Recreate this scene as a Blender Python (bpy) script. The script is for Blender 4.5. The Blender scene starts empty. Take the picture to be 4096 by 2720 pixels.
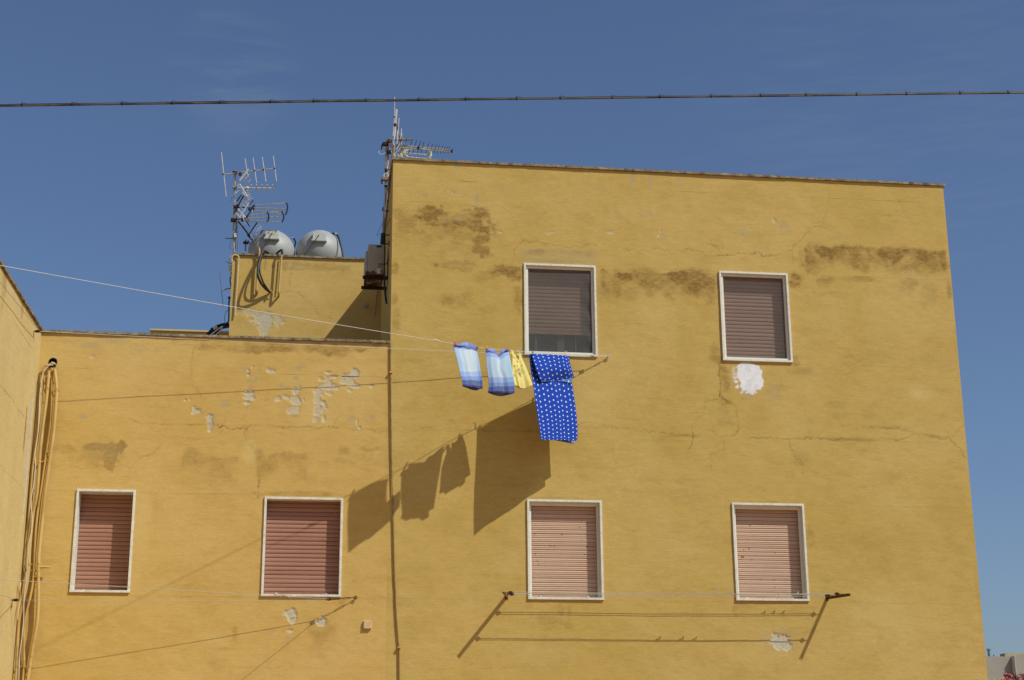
import bpy, bmesh, math, random
import numpy as np
from mathutils import Vector, Matrix

random.seed(7)
S = bpy.context.scene
COL = S.collection
pi = math.pi

# ------------------------------------------------------------------ camera
# facade lies in the plane y = 0, x to the right, z up, metres; the camera stands 20 m in front of it
F = 6191.86
YAW, PIT, ROLL = [math.radians(a) for a in (8.05318948, 16.25449195, -0.40982079)]
CAM = np.array([0.0, -20.0, 1.6])


def _axes():
    cy, sy, cp, sp = math.cos(YAW), math.sin(YAW), math.cos(PIT), math.sin(PIT)
    cr, sr = math.cos(ROLL), math.sin(ROLL)
    fw = np.array([sy * cp, cy * cp, sp]); r = np.array([cy, -sy, 0]); u = np.cross(r, fw)
    return r * cr + u * sr, -r * sr + u * cr, fw


RR, UU, FF = _axes()


def ray(u, v):
    return (u - 2048) / F * RR - (v - 1360) / F * UU + FF


def at(u, v, y=0.0):
    "point of the plane y = const measured at photograph position (u, v)"
    d = ray(u, v); p = CAM + d * ((y - CAM[1]) / d[1]); return Vector(p)


def atx(u, v, x):
    d = ray(u, v); p = CAM + d * ((x - CAM[0]) / d[0]); return Vector(p)


def zm(s, ox, oy):
    return lambda x, y: (x / s + ox, y / s + oy)


def at_skew(u, v, x0, k):
    "point of the vertical plane x = x0 + k*y"
    d = ray(u, v); t = (x0 + k * CAM[1] - CAM[0]) / (d[0] - k * d[1]); return Vector(CAM + d * t)


K = 0.0236          # side walls are not quite square to the facade

cam = bpy.data.cameras.new('camera'); camo = bpy.data.objects.new('camera', cam); COL.objects.link(camo)
cam.sensor_fit = 'HORIZONTAL'; cam.sensor_width = 36.0; cam.lens = F / 4096 * 36
cam.clip_start = 0.1; cam.clip_end = 2000
m = Matrix(((RR[0], UU[0], -FF[0], CAM[0]), (RR[1], UU[1], -FF[1], CAM[1]), (RR[2], UU[2], -FF[2], CAM[2]), (0, 0, 0, 1)))
camo.matrix_world = m
S.camera = camo

# ------------------------------------------------------------------ light
SUN = Vector((1.13, -1.0, 1.64)).normalized()
ELEV = math.asin(SUN.z); AZ = math.atan2(SUN.x, SUN.y)       # azimuth from +y towards +x
W = bpy.data.worlds.new('World'); S.world = W; W.use_nodes = True
nt = W.node_tree; nt.nodes.clear()
N = nt.nodes.new; L = nt.links.new
sky = N('ShaderNodeTexSky'); sky.sky_type = 'NISHITA'; sky.sun_disc = False
sky.sun_elevation = ELEV; sky.sun_rotation = AZ
sky.altitude = 0; sky.air_density = 1.0; sky.dust_density = 1.3; sky.ozone_density = 2.6
bg = N('ShaderNodeBackground'); bg.inputs['Strength'].default_value = 0.082
wo = N('ShaderNodeOutputWorld')
tc = N('ShaderNodeTexCoord')
tint = N('ShaderNodeMix'); tint.data_type = 'RGBA'; tint.blend_type = 'MULTIPLY'; tint.inputs['Factor'].default_value = 1.0
tint.inputs['B'].default_value = (0.86, 0.93, 1.06, 1)
L(sky.outputs[0], tint.inputs['A'])


def wisp(d0, rad, stretch, amount, seed):
    "one thin high cloud: a patch of the sky around direction d0"
    d0 = Vector(d0).normalized()
    dot = N('ShaderNodeVectorMath'); dot.operation = 'DOT_PRODUCT'; dot.inputs[1].default_value = d0
    L(tc.outputs['Generated'], dot.inputs[0])
    mr = N('ShaderNodeMapRange'); mr.interpolation_type = 'SMOOTHSTEP'
    mr.inputs['From Min'].default_value = math.cos(rad); mr.inputs['From Max'].default_value = 1.0
    L(dot.outputs['Value'], mr.inputs['Value'])
    mp = N('ShaderNodeMapping'); mp.inputs['Scale'].default_value = stretch; mp.inputs['Location'].default_value = (seed, seed, seed)
    L(tc.outputs['Generated'], mp.inputs['Vector'])
    no = N('ShaderNodeTexNoise'); no.inputs['Scale'].default_value = 6; no.inputs['Detail'].default_value = 6
    no.inputs['Roughness'].default_value = 0.6; no.inputs['Distortion'].default_value = 0.2
    L(mp.outputs[0], no.inputs['Vector'])
    m2 = N('ShaderNodeMapRange'); m2.inputs['From Min'].default_value = 0.42; m2.inputs['From Max'].default_value = 0.85
    m2.inputs['To Max'].default_value = amount
    L(no.outputs['Fac'], m2.inputs['Value'])
    mu = N('ShaderNodeMath'); mu.operation = 'MULTIPLY'
    L(mr.outputs[0], mu.inputs[0]); L(m2.outputs[0], mu.inputs[1])
    return mu.outputs[0]


w1 = wisp(ray(930, 290), 0.050, (2.2, 2.2, 12), 0.24, 5.4)
w2 = wisp(ray(3500, 480), 0.15, (3, 3, 22), 0.10, 1.7)
ad = N('ShaderNodeMath'); ad.operation = 'ADD'; L(w1, ad.inputs[0]); L(w2, ad.inputs[1])
cm = N('ShaderNodeMix'); cm.data_type = 'RGBA'; cm.inputs['B'].default_value = (4.0, 4.5, 5.4, 1)
L(ad.outputs[0], cm.inputs['Factor']); L(tint.outputs['Result'], cm.inputs['A'])
L(cm.outputs['Result'], bg.inputs['Color']); L(bg.outputs[0], wo.inputs['Surface'])

sl = bpy.data.lights.new('sun', 'SUN'); sl.energy = 3.6; sl.angle = math.radians(0.53); sl.color = (1.0, 0.965, 0.88)
so = bpy.data.objects.new('sun', sl); COL.objects.link(so); so.rotation_euler = SUN.to_track_quat('Z', 'Y').to_euler(); so.location = (15, -15, 25)

S.view_settings.view_transform = 'Standard'; S.view_settings.look = 'None'
S.view_settings.gamma = 1; S.view_settings.exposure = 0.05
S.render.engine = 'CYCLES'
S.cycles.max_bounces = 8; S.cycles.transparent_max_bounces = 12

# ------------------------------------------------------------------ materials


class NT:
    def __init__(s, name):
        s.m = bpy.data.materials.new(name); s.m.use_nodes = True; s.t = s.m.node_tree
        s.b = s.t.nodes['Principled BSDF']; s.out = s.t.nodes['Material Output']

    def n(s, t, **k):
        x = s.t.nodes.new(t)
        for a, v in k.items(): setattr(x, a, v)
        return x

    def l(s, a, b): s.t.links.new(a, b)

    def noise(s, scale, detail=4, rough=0.55, stretch=None, coord='Object', dist=0.0, off=0.0):
        c = s.n('ShaderNodeTexCoord'); src = c.outputs[coord]
        mp = s.n('ShaderNodeMapping'); mp.inputs['Scale'].default_value = stretch or (1, 1, 1)
        mp.inputs['Location'].default_value = (off, off * 1.7, off * .6)
        s.l(src, mp.inputs[0]); src = mp.outputs[0]
        no = s.n('ShaderNodeTexNoise'); no.inputs['Scale'].default_value = scale; no.inputs['Detail'].default_value = detail
        no.inputs['Roughness'].default_value = rough; no.inputs['Distortion'].default_value = dist
        s.l(src, no.inputs['Vector']); return no.outputs['Fac']

    def rng(s, v, a, b, c=0.0, d=1.0, smooth=False):
        r = s.n('ShaderNodeMapRange')
        if smooth: r.interpolation_type = 'SMOOTHSTEP'
        for k, x in zip(('From Min', 'From Max', 'To Min', 'To Max'), (a, b, c, d)): r.inputs[k].default_value = x
        s.l(v, r.inputs['Value']); return r.outputs[0]

    def mix(s, f, a, b, mode='MIX'):
        x = s.n('ShaderNodeMix'); x.data_type = 'RGBA'; x.blend_type = mode
        for k, v in (('Factor', f), ('A', a), ('B', b)):
            if hasattr(v, 'links') or isinstance(v, bpy.types.NodeSocket): s.l(v, x.inputs[k])
            elif k == 'Factor': x.inputs[k].default_value = v
            else: x.inputs[k].default_value = (*v, 1)
        return x.outputs['Result']

    def math(s, op, a, b=None):
        x = s.n('ShaderNodeMath', operation=op)
        for i, v in enumerate((a, b)):
            if v is None: continue
            if isinstance(v, bpy.types.NodeSocket): s.l(v, x.inputs[i])
            else: x.inputs[i].default_value = v
        return x.outputs[0]

    def attr(s, name):
        a = s.n('ShaderNodeAttribute', attribute_name=name); return a.outputs['Fac']

    def bump(s, h, strength, dist):
        b = s.n('ShaderNodeBump'); b.inputs['Strength'].default_value = strength; b.inputs['Distance'].default_value = dist
        s.l(h, b.inputs['Height']); s.l(b.outputs[0], s.b.inputs['Normal'])

    def done(s, col, rough=0.8, metal=0.0, spec=0.3):
        if isinstance(col, bpy.types.NodeSocket): s.l(col, s.b.inputs['Base Color'])
        else: s.b.inputs['Base Color'].default_value = (*col, 1)
        if isinstance(rough, bpy.types.NodeSocket): s.l(rough, s.b.inputs['Roughness'])
        else: s.b.inputs['Roughness'].default_value = rough
        s.b.inputs['Metallic'].default_value = metal
        s.b.inputs['Specular IOR Level'].default_value = spec
        return s.m


def simple(name, col, col2=None, scale=20, rough=0.6, metal=0.0, spec=0.35, bump=0.0, stretch=None, lo=0.4, hi=0.65):
    t = NT(name); col2 = col2 or tuple(c * 0.78 for c in col)
    f = t.noise(scale, 4, stretch=stretch)
    c = t.mix(t.rng(f, lo, hi), col, col2)
    if bump: t.bump(t.noise(scale * 3, 3), bump, 0.004)
    return t.done(c, rough, metal, spec)


def plaster(name, a, b, streak=0.10, grime=0.35):
    t = NT(name)
    big = t.noise(0.55, 5, 0.6, dist=0.6)
    mid = t.noise(2.6, 5, 0.62, (1, 1, 1.3), dist=0.4, off=3.0)
    c = t.mix(t.rng(big, 0.34, 0.68), a, b)
    c = t.mix(t.math('MULTIPLY', t.rng(mid, 0.48, 0.74, smooth=True), grime), c, tuple(x * k for x, k in zip(b, (0.80, 0.77, 0.66))))
    # brushed, mostly horizontal strokes and fine grain
    st = t.noise(3.0, 5, 0.65, (2.2, 2.2, 15), off=1.3)
    st2 = t.noise(9.0, 4, 0.7, (1.5, 1.5, 9), off=7.3)
    g = t.noise(95, 2, 0.6)
    k = t.rng(st, 0.30, 0.72, 1.0 - streak, 1.0 + streak * 0.8)
    k2 = t.rng(st2, 0.30, 0.72, 1.0 + streak * 0.6, 1.0 - streak * 0.9)
    k3 = t.rng(g, 0.25, 0.75, 0.89, 1.09)
    kk = t.math('MULTIPLY', t.math('MULTIPLY', k, k2), k3)
    cc = t.n('ShaderNodeCombineColor'); t.l(kk, cc.inputs[0]); t.l(kk, cc.inputs[1]); t.l(kk, cc.inputs[2])
    c = t.mix(1.0, c, cc.outputs[0], 'MULTIPLY')
    # short horizontal brush marks left in the paint
    for sc, of, am in ((5.5, 21, 0.22), (11.0, 33, 0.20)):
        bm = t.noise(sc, 5, 0.72, (1.0, 1.0, 3.6), off=of, dist=0.5)
        c = t.mix(t.math('MULTIPLY', t.rng(bm, 0.52, 0.66, 0, am), t.rng(t.noise(1.1, 3, off=of + 2), 0.35, 0.6, 0.25, 1.0)), c, tuple(x * k for x, k in zip(b, (0.62, 0.58, 0.40))))
    # small dark flecks
    fl = t.noise(38, 2, 0.5, (1, 1, 2.2), off=11)
    c = t.mix(t.rng(fl, 0.70, 0.80, 0, 0.35), c, (0.20, 0.13, 0.035))
    # marks with a shape of their own, kept on the mesh
    c = t.mix(t.attr('pale'), c, (0.63, 0.50, 0.20))
    br = t.noise(16, 5, 0.7, (1, 1, 2.0), off=5)
    stain = t.math('MULTIPLY', t.attr('stain'), t.rng(br, 0.30, 0.58, 0.45, 1.10))
    c = t.mix(stain, c, (0.235, 0.140, 0.038))
    gb = t.noise(26, 4, 0.7, off=9)
    c = t.mix(t.math('MULTIPLY', t.attr('scuff'), t.rng(gb, 0.30, 0.60, 0.35, 1.0)), c, (0.39, 0.33, 0.185))
    pc = t.mix(t.rng(t.noise(30, 5, 0.7, off=2), 0.42, 0.66), (0.54, 0.505, 0.385), (0.43, 0.38, 0.24))
    c = t.mix(t.attr('peel'), c, pc)
    c = t.mix(t.attr('white'), c, t.mix(t.rng(t.noise(12, 4, off=4), 0.45, 0.7), (0.78, 0.80, 0.80), (0.64, 0.65, 0.64)))
    c = t.mix(t.math('MULTIPLY', t.attr('crack'), t.rng(t.noise(55, 3, 0.6, off=6), 0.30, 0.60, 0.30, 1.0)), c, (0.11, 0.065, 0.02))
    h = t.math('ADD', t.math('MULTIPLY', st2, 0.7), t.math('ADD', t.math('MULTIPLY', g, 0.5), t.math('MULTIPLY', t.noise(34, 3, 0.6, off=2.2), 0.7)))
    t.bump(h, 0.32, 0.006)
    return t.done(c, 0.92, 0, 0.12)


M = {}
M['ochre'] = plaster('ochre plaster', (0.556, 0.403, 0.131), (0.494, 0.347, 0.091), 0.055, 0.30)
M['ochre_warm'] = plaster('warm ochre plaster', (0.597, 0.420, 0.143), (0.540, 0.364, 0.101), 0.05, 0.28)
M['ochre_pale'] = plaster('pale ochre plaster', (0.615, 0.492, 0.225), (0.575, 0.446, 0.186), 0.045, 0.25)
M['greywall'] = plaster('grey render', (0.36, 0.34, 0.28), (0.31, 0.30, 0.26), 0.04, 0.25)
M['cream'] = simple('cream plinth paint', (0.40, 0.35, 0.20), scale=6, rough=0.85)


def coping_mat():
    t = NT('mossy travertine')
    f = t.noise(14, 6, 0.72, (1, 1, 1.6)); g = t.noise(60, 4, 0.7); h = t.noise(2.3, 4, 0.6, off=4)
    c = t.mix(t.rng(f, 0.36, 0.60), (0.40, 0.34, 0.22), (0.21, 0.175, 0.105))
    c = t.mix(t.math('MULTIPLY', t.rng(t.noise(9, 6, 0.8, off=8), 0.45, 0.58), t.rng(h, 0.32, 0.58, 0.25, 0.85)), c, (0.045, 0.042, 0.033))
    c = t.mix(t.rng(g, 0.60, 0.72, 0, 0.7), c, (0.06, 0.055, 0.04))
    t.bump(g, 0.5, 0.006); return t.done(c, 0.9, 0, 0.2)


M['coping'] = coping_mat()


def marble_mat():
    t = NT('window marble')
    f = t.noise(9, 6, 0.65, dist=1.6); g = t.noise(40, 3)
    c = t.mix(t.rng(f, 0.44, 0.64), (0.71, 0.71, 0.62), (0.57, 0.57, 0.48))
    c = t.mix(t.rng(g, 0.55, 0.75, 0, 0.35), c, (0.50, 0.47, 0.38))
    return t.done(c, 0.55, 0, 0.35)


M['marble'] = marble_mat()
M['alum'] = simple('cream painted metal', (0.72, 0.71, 0.58), (0.66, 0.65, 0.52), 5, 0.45)


def shutter_mat(name, a, b, x0, z0, pitch, ribs, slots=True, holes=0):
    "roller shutter: slat profile is real; colour fades slat by slat, slot perforations lie in the grooves"
    t = NT(name)
    c = t.n('ShaderNodeTexCoord'); sp = t.n('ShaderNodeSeparateXYZ'); t.l(c.outputs['UV'], sp.inputs[0])
    # u = metres along the slat, v = slat count
    fr = t.math('FRACT', sp.outputs[1])
    fl = t.math('FLOOR', sp.outputs[1])
    wn = t.n('ShaderNodeTexWhiteNoise', noise_dimensions='1D'); t.l(fl, wn.inputs['W'])
    fade = t.noise(1.5, 4, 0.6, (0.8, 1, 3))
    k = t.math('ADD', t.math('MULTIPLY', wn.outputs['Value'], 0.75), t.rng(fade, 0.3, 0.7, 0, 0.6))
    col = t.mix(k, a, b)
    dirt = t.noise(40, 4, 0.7, (0.25, 1, 1.5))
    col = t.mix(t.rng(dirt, 0.52, 0.75, 0, 0.30), col, tuple(x * .55 for x in a))
    groove = t.math('LESS_THAN', fr, 0.085)
    if slots:
        ux = t.math('FRACT', t.math('DIVIDE', sp.outputs[0], 0.042))
        sl_ = t.math('MULTIPLY', t.math('LESS_THAN', ux, 0.55), groove)
        col = t.mix(t.math('MULTIPLY', groove, 0.55), col, (0.06, 0.03, 0.02))  # grooves darkened in the colour, standing in for their shade
        col = t.mix(t.math('MULTIPLY', sl_, 0.6), col, (0.02, 0.012, 0.01))
    return t.done(col, 0.55, 0, 0.3)


M['shut_red'] = shutter_mat('red brown shutter', (0.290, 0.136, 0.086), (0.355, 0.188, 0.125), 0, 0, 0, 1)
M['shut_pink'] = shutter_mat('faded pink shutter', (0.515, 0.340, 0.235), (0.60, 0.435, 0.310), 0, 0, 0, 2)
M['shut_screened'] = shutter_mat('pink shutter', (0.46, 0.27, 0.185), (0.52, 0.33, 0.23), 0, 0, 0, 1)


def screen_mat(name, lo, hi):
    t = NT(name)
    tr = t.n('ShaderNodeBsdfTransparent'); mx = t.n('ShaderNodeMixShader')
    w = t.noise(5, 3, 0.5, (1, 1, 1.4))
    t.l(t.rng(w, 0.3, 0.7, lo, hi), mx.inputs[0]); t.l(tr.outputs[0], mx.inputs[1]); t.l(t.b.outputs[0], mx.inputs[2])
    t.l(mx.outputs[0], t.out.inputs['Surface'])
    return t.done((0.115, 0.115, 0.105), 0.7, 0, 0.2)


M['screen_um'] = screen_mat('dark insect screen mesh', 0.54, 0.62)
M['screen_ur'] = screen_mat('lighter insect screen mesh', 0.40, 0.46)
M['glass'] = simple('dark window glass', (0.012, 0.014, 0.015), (0.02, 0.022, 0.022), 3, 0.06, 0, 0.5)
M['interior'] = simple('dark room', (0.02, 0.018, 0.015), rough=0.9)
M['rubber'] = simple('black plastic', (0.012, 0.012, 0.013), (0.03, 0.03, 0.03), 30, 0.45)
M['rubber_green'] = simple('dark green hose', (0.010, 0.022, 0.018), (0.02, 0.035, 0.03), 20, 0.4)
M['cable_grey'] = simple('weathered cable sheath', (0.10, 0.095, 0.088), (0.035, 0.033, 0.03), 3.0, 0.5, stretch=(1, 1, 1), lo=0.46, hi=0.56)
M['cable_dark'] = simple('dark cable sheath', (0.022, 0.021, 0.022), (0.045, 0.042, 0.04), 5, 0.5)
M['rope'] = simple('white plastic rope', (0.66, 0.64, 0.57), (0.50, 0.47, 0.40), 120, 0.7)
M['rope_old'] = simple('weathered rope', (0.48, 0.44, 0.34), (0.34, 0.30, 0.21), 120, 0.75)
M['steel'] = simple('galvanised steel', (0.42, 0.41, 0.37), (0.24, 0.20, 0.15), 14, 0.5, 0.35)
M['alu'] = simple('dull aluminium', (0.48, 0.47, 0.42), (0.36, 0.35, 0.31), 12, 0.42, 0.3)
M['alu_white'] = simple('white enamelled rods', (0.60, 0.59, 0.53), (0.48, 0.46, 0.40), 14, 0.5)
M['cream_plastic'] = simple('aged cream plastic', (0.62, 0.62, 0.46), (0.50, 0.50, 0.34), 25, 0.6)
M['rust'] = simple('rusty iron', (0.060, 0.026, 0.012), (0.026, 0.014, 0.009), 22, 0.85, 0.0, 0.15, 0.4)
M['rust_light'] = simple('rust streaked steel', (0.27, 0.19, 0.115), (0.17, 0.11, 0.065), 18, 0.8)
M['rust_bracket'] = simple('brown painted iron', (0.17, 0.10, 0.045), (0.11, 0.06, 0.028), 22, 0.7)
M['pipe'] = simple('ochre painted pipe', (0.56, 0.385, 0.135), (0.44, 0.285, 0.080), 7, 0.55, stretch=(1, 1, .5))
M['pipe_dark'] = simple('worn ochre hose', (0.56, 0.36, 0.09), (0.40, 0.25, 0.06), 12, 0.6, stretch=(1, 1, .4))
M['cable_ochre'] = simple('ochre sheath with painted shadow', (0.36, 0.25, 0.09), (0.27, 0.18, 0.06), 9, 0.6)  # ochre darkened in the colour to include the cable's own shadow
M['pipe_pale'] = simple('pale conduit', (0.62, 0.50, 0.28), (0.54, 0.41, 0.20), 9, 0.55)
M['brass'] = simple('tarnished brass', (0.42, 0.30, 0.10), (0.2, 0.15, 0.06), 30, 0.5, 0.5)
M['whitebox'] = simple('white plastic', (0.72, 0.72, 0.70), (0.6, 0.6, 0.58), 10, 0.5)
M['tank'] = simple('grey tank plastic', (0.345, 0.36, 0.345), (0.30, 0.315, 0.30), 3.5, 0.5, spec=0.4)
M['tank_lid'] = simple('grey lid plastic', (0.40, 0.42, 0.40), (0.36, 0.38, 0.36), 6, 0.5)
M['tank_label'] = simple('yellowed sticker', (0.55, 0.54, 0.30), (0.45, 0.45, 0.26), 30, 0.6)


def ac_mat():
    t = NT('rusty white enamel')
    f = t.noise(7, 6, 0.7, off=3.3); z = t.n('ShaderNodeTexCoord'); sp = t.n('ShaderNodeSeparateXYZ'); t.l(z.outputs['Generated'], sp.inputs[0])
    low = t.rng(sp.outputs[2], 0.02, 0.26, 0.20, 0.0)
    r = t.rng(t.math('ADD', f, low), 0.60, 0.66)
    c = t.mix(t.rng(t.noise(3, 3), 0.4, 0.7), (0.42, 0.41, 0.34), (0.36, 0.34, 0.25))
    c = t.mix(r, c, (0.13, 0.060, 0.026)); return t.done(c, 0.6, 0, 0.3)


M['ac'] = ac_mat()
M['warm_paving'] = simple('warm bounce street paving', (0.43, 0.225, 0.085), (0.36, 0.185, 0.07), 0.8, 0.9, bump=0.3)  # unseen ground, coloured reddish to bounce warm light into the shade
M['roof'] = simple('roof screed', (0.33, 0.29, 0.22), rough=0.9, scale=2)


def cloth_done(t, c, transl=0.25, rough=0.85):
    "cloth: diffuse with some light passing through"
    t.done(c, rough, 0, 0.15)
    tl = t.n('ShaderNodeBsdfTranslucent'); mx = t.n('ShaderNodeMixShader'); mx.inputs[0].default_value = transl
    if isinstance(c, bpy.types.NodeSocket): t.l(c, tl.inputs['Color'])
    else: tl.inputs['Color'].default_value = (*c, 1)
    t.l(t.b.outputs[0], mx.inputs[1]); t.l(tl.outputs[0], mx.inputs[2]); t.l(mx.outputs[0], t.out.inputs['Surface'])
    return t.m


def dots_mat(name='blue cloth with white dots', blue=(0.014, 0.062, 0.43)):
    t = NT(name)
    c = t.n('ShaderNodeTexCoord'); sp = t.n('ShaderNodeSeparateXYZ'); t.l(c.outputs['UV'], sp.inputs[0])   # UV in metres
    px, pz, r = 0.063, 0.0565, 0.0090
    cx = t.math('DIVIDE', sp.outputs[0], px)
    odd = t.math('MODULO', t.math('FLOOR', cx), 2.0)
    fx = t.math('SUBTRACT', t.math('FRACT', cx), 0.5)
    fy = t.math('SUBTRACT', t.math('FRACT', t.math('ADD', t.math('DIVIDE', sp.outputs[1], pz), t.math('MULTIPLY', odd, 0.30))), 0.5)
    dx = t.math('MULTIPLY', fx, px); dy = t.math('MULTIPLY', fy, pz)
    d = t.math('SQRT', t.math('ADD', t.math('MULTIPLY', dx, dx), t.math('MULTIPLY', dy, dy)))
    res = t.rng(d, r - 0.0012, r + 0.0012, 1, 0)
    col = t.mix(res, blue, (0.68, 0.79, 0.86))
    w = t.noise(260, 2); t.bump(w, 0.15, 0.001)
    return cloth_done(t, col, 0.12)


M['dots'] = dots_mat()
M['dots_pale'] = dots_mat('pale blue reverse of the dotted cloth', (0.10, 0.23, 0.62))


def ramp(t, fac, stops):
    r = t.n('ShaderNodeValToRGB'); r.color_ramp.interpolation = 'CONSTANT'
    e = r.color_ramp.elements
    while len(e) > 1: e.remove(e[-1])
    e[0].position = stops[0][0]; e[0].color = (*stops[0][1], 1)
    for p, c in stops[1:]:
        x = e.new(p); x.color = (*c, 1)
    t.l(fac, r.inputs[0]); return r.outputs[0]


def check_mat(name, rows, cols):
    t = NT(name); c = t.n('ShaderNodeTexCoord'); sp = t.n('ShaderNodeSeparateXYZ'); t.l(c.outputs['UV'], sp.inputs[0])
    a = ramp(t, sp.outputs[1], rows); b = ramp(t, sp.outputs[0], cols)
    col = t.mix(1.0, a, b, 'MULTIPLY')
    # thin white threads between the squares
    for o, n_ in ((sp.outputs[1], rows), (sp.outputs[0], cols)):
        for p, _ in n_[1:]:
            d = t.math('ABSOLUTE', t.math('SUBTRACT', o, p)); col = t.mix(t.rng(d, 0.003, 0.008, 0.25, 0), col, (0.70, 0.80, 0.86))
    t.bump(t.noise(300, 2), 0.12, 0.001)
    return cloth_done(t, col, 0.28)


navy, slate, sky_, pale, mint = (0.085, 0.10, 0.30), (0.14, 0.21, 0.43), (0.23, 0.36, 0.66), (0.44, 0.57, 0.82), (0.61, 0.76, 0.80)
M['check'] = check_mat('blue checked cotton',
                       [(0, navy), (0.085, slate), (0.19, (0.28, 0.42, 0.72)), (0.29, (0.42, 0.57, 0.80)), (0.40, mint), (0.84, pale), (0.92, (0.24, 0.28, 0.62))],
                       [(0, (0.72, 0.78, 1.0)), (0.20, (0.90, 0.93, 1.0)), (0.40, (1.06, 1.02, 1.02)), (0.70, (0.90, 0.94, 1.0)), (0.86, (0.76, 0.82, 1.0))])
M['check_b'] = check_mat('blue checked cotton with lilac squares',
                         [(0, navy), (0.075, slate), (0.18, (0.28, 0.42, 0.72)), (0.28, (0.42, 0.56, 0.80)), (0.40, mint), (0.82, pale), (0.93, (0.22, 0.27, 0.60))],
                         [(0, (0.70, 0.76, 0.98)), (0.20, (0.92, 0.95, 1.02)), (0.44, (1.04, 1.0, 1.02)), (0.60, (0.88, 0.90, 1.0)), (0.80, (0.82, 0.95, 1.02))])
M['hood'] = check_mat('blue lilac fold', [(0, (0.22, 0.25, 0.58)), (0.5, (0.24, 0.30, 0.64))], [(0, (1.0, 1.1, 1.1)), (0.30, (1.2, 1.4, 1.25)), (0.55, (1, 1, 1))])


def yellow_mat(name, col, print_=False):
    t = NT(name); c = t.n('ShaderNodeTexCoord'); sp = t.n('ShaderNodeSeparateXYZ'); t.l(c.outputs['UV'], sp.inputs[0])
    cc = t.mix(t.rng(t.noise(8, 3), 0.4, 0.7), col, tuple(x * 0.93 for x in col))
    t.bump(t.noise(300, 2), 0.1, 0.001)
    return cloth_done(t, cc, 0.25)


M['yellow'] = yellow_mat('yellow cotton', (0.86, 0.76, 0.27))
M['print_pink'] = simple('faded pink print', (0.66, 0.36, 0.24), (0.70, 0.46, 0.24), 40, 0.9)
M['print_gold'] = simple('gold print', (0.72, 0.48, 0.04), rough=0.9)
M['print_dark'] = simple('dark green print', (0.30, 0.31, 0.13), (0.42, 0.40, 0.18), 60, 0.9)
for nm, c in (('red', (0.62, 0.10, 0.09)), ('teal', (0.02, 0.20, 0.22)), ('orange', (0.75, 0.33, 0.02)), ('violet', (0.12, 0.10, 0.42)), ('yellowp', (0.80, 0.62, 0.02)), ('whitep', (0.75, 0.73, 0.66)), ('green', (0.005, 0.16, 0.055))):
    M['peg_' + nm] = simple(nm + ' peg plastic', c, tuple(x * .85 for x in c), 40, 0.4)
M['leaf'] = simple('oleander leaf', (0.035, 0.060, 0.022), (0.06, 0.09, 0.035), 6, 0.55)
M['flower'] = simple('pink oleander petal', (0.72, 0.10, 0.17), (0.80, 0.22, 0.22), 5, 0.7)
M['cactus'] = simple('cactus skin', (0.045, 0.070, 0.028), (0.075, 0.085, 0.03), 12, 0.6)
M['whitepaint'] = simple('white wall paint', (0.62, 0.60, 0.52), (0.55, 0.53, 0.46), 4, 0.7)

# ------------------------------------------------------------------ mesh helpers
ORG = {}


def wloc(p):
    return ORG.get(p.name, Vector((0, 0, 0))) if p else Vector((0, 0, 0))


def thing(name, label, cat, loc, group=None):
    o = bpy.data.objects.new(name, None); COL.objects.link(o); o.location = loc; o.empty_display_size = 0.1
    o['label'] = label; o['category'] = cat
    if group: o['group'] = group
    ORG[o.name] = Vector(loc); return o


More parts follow.
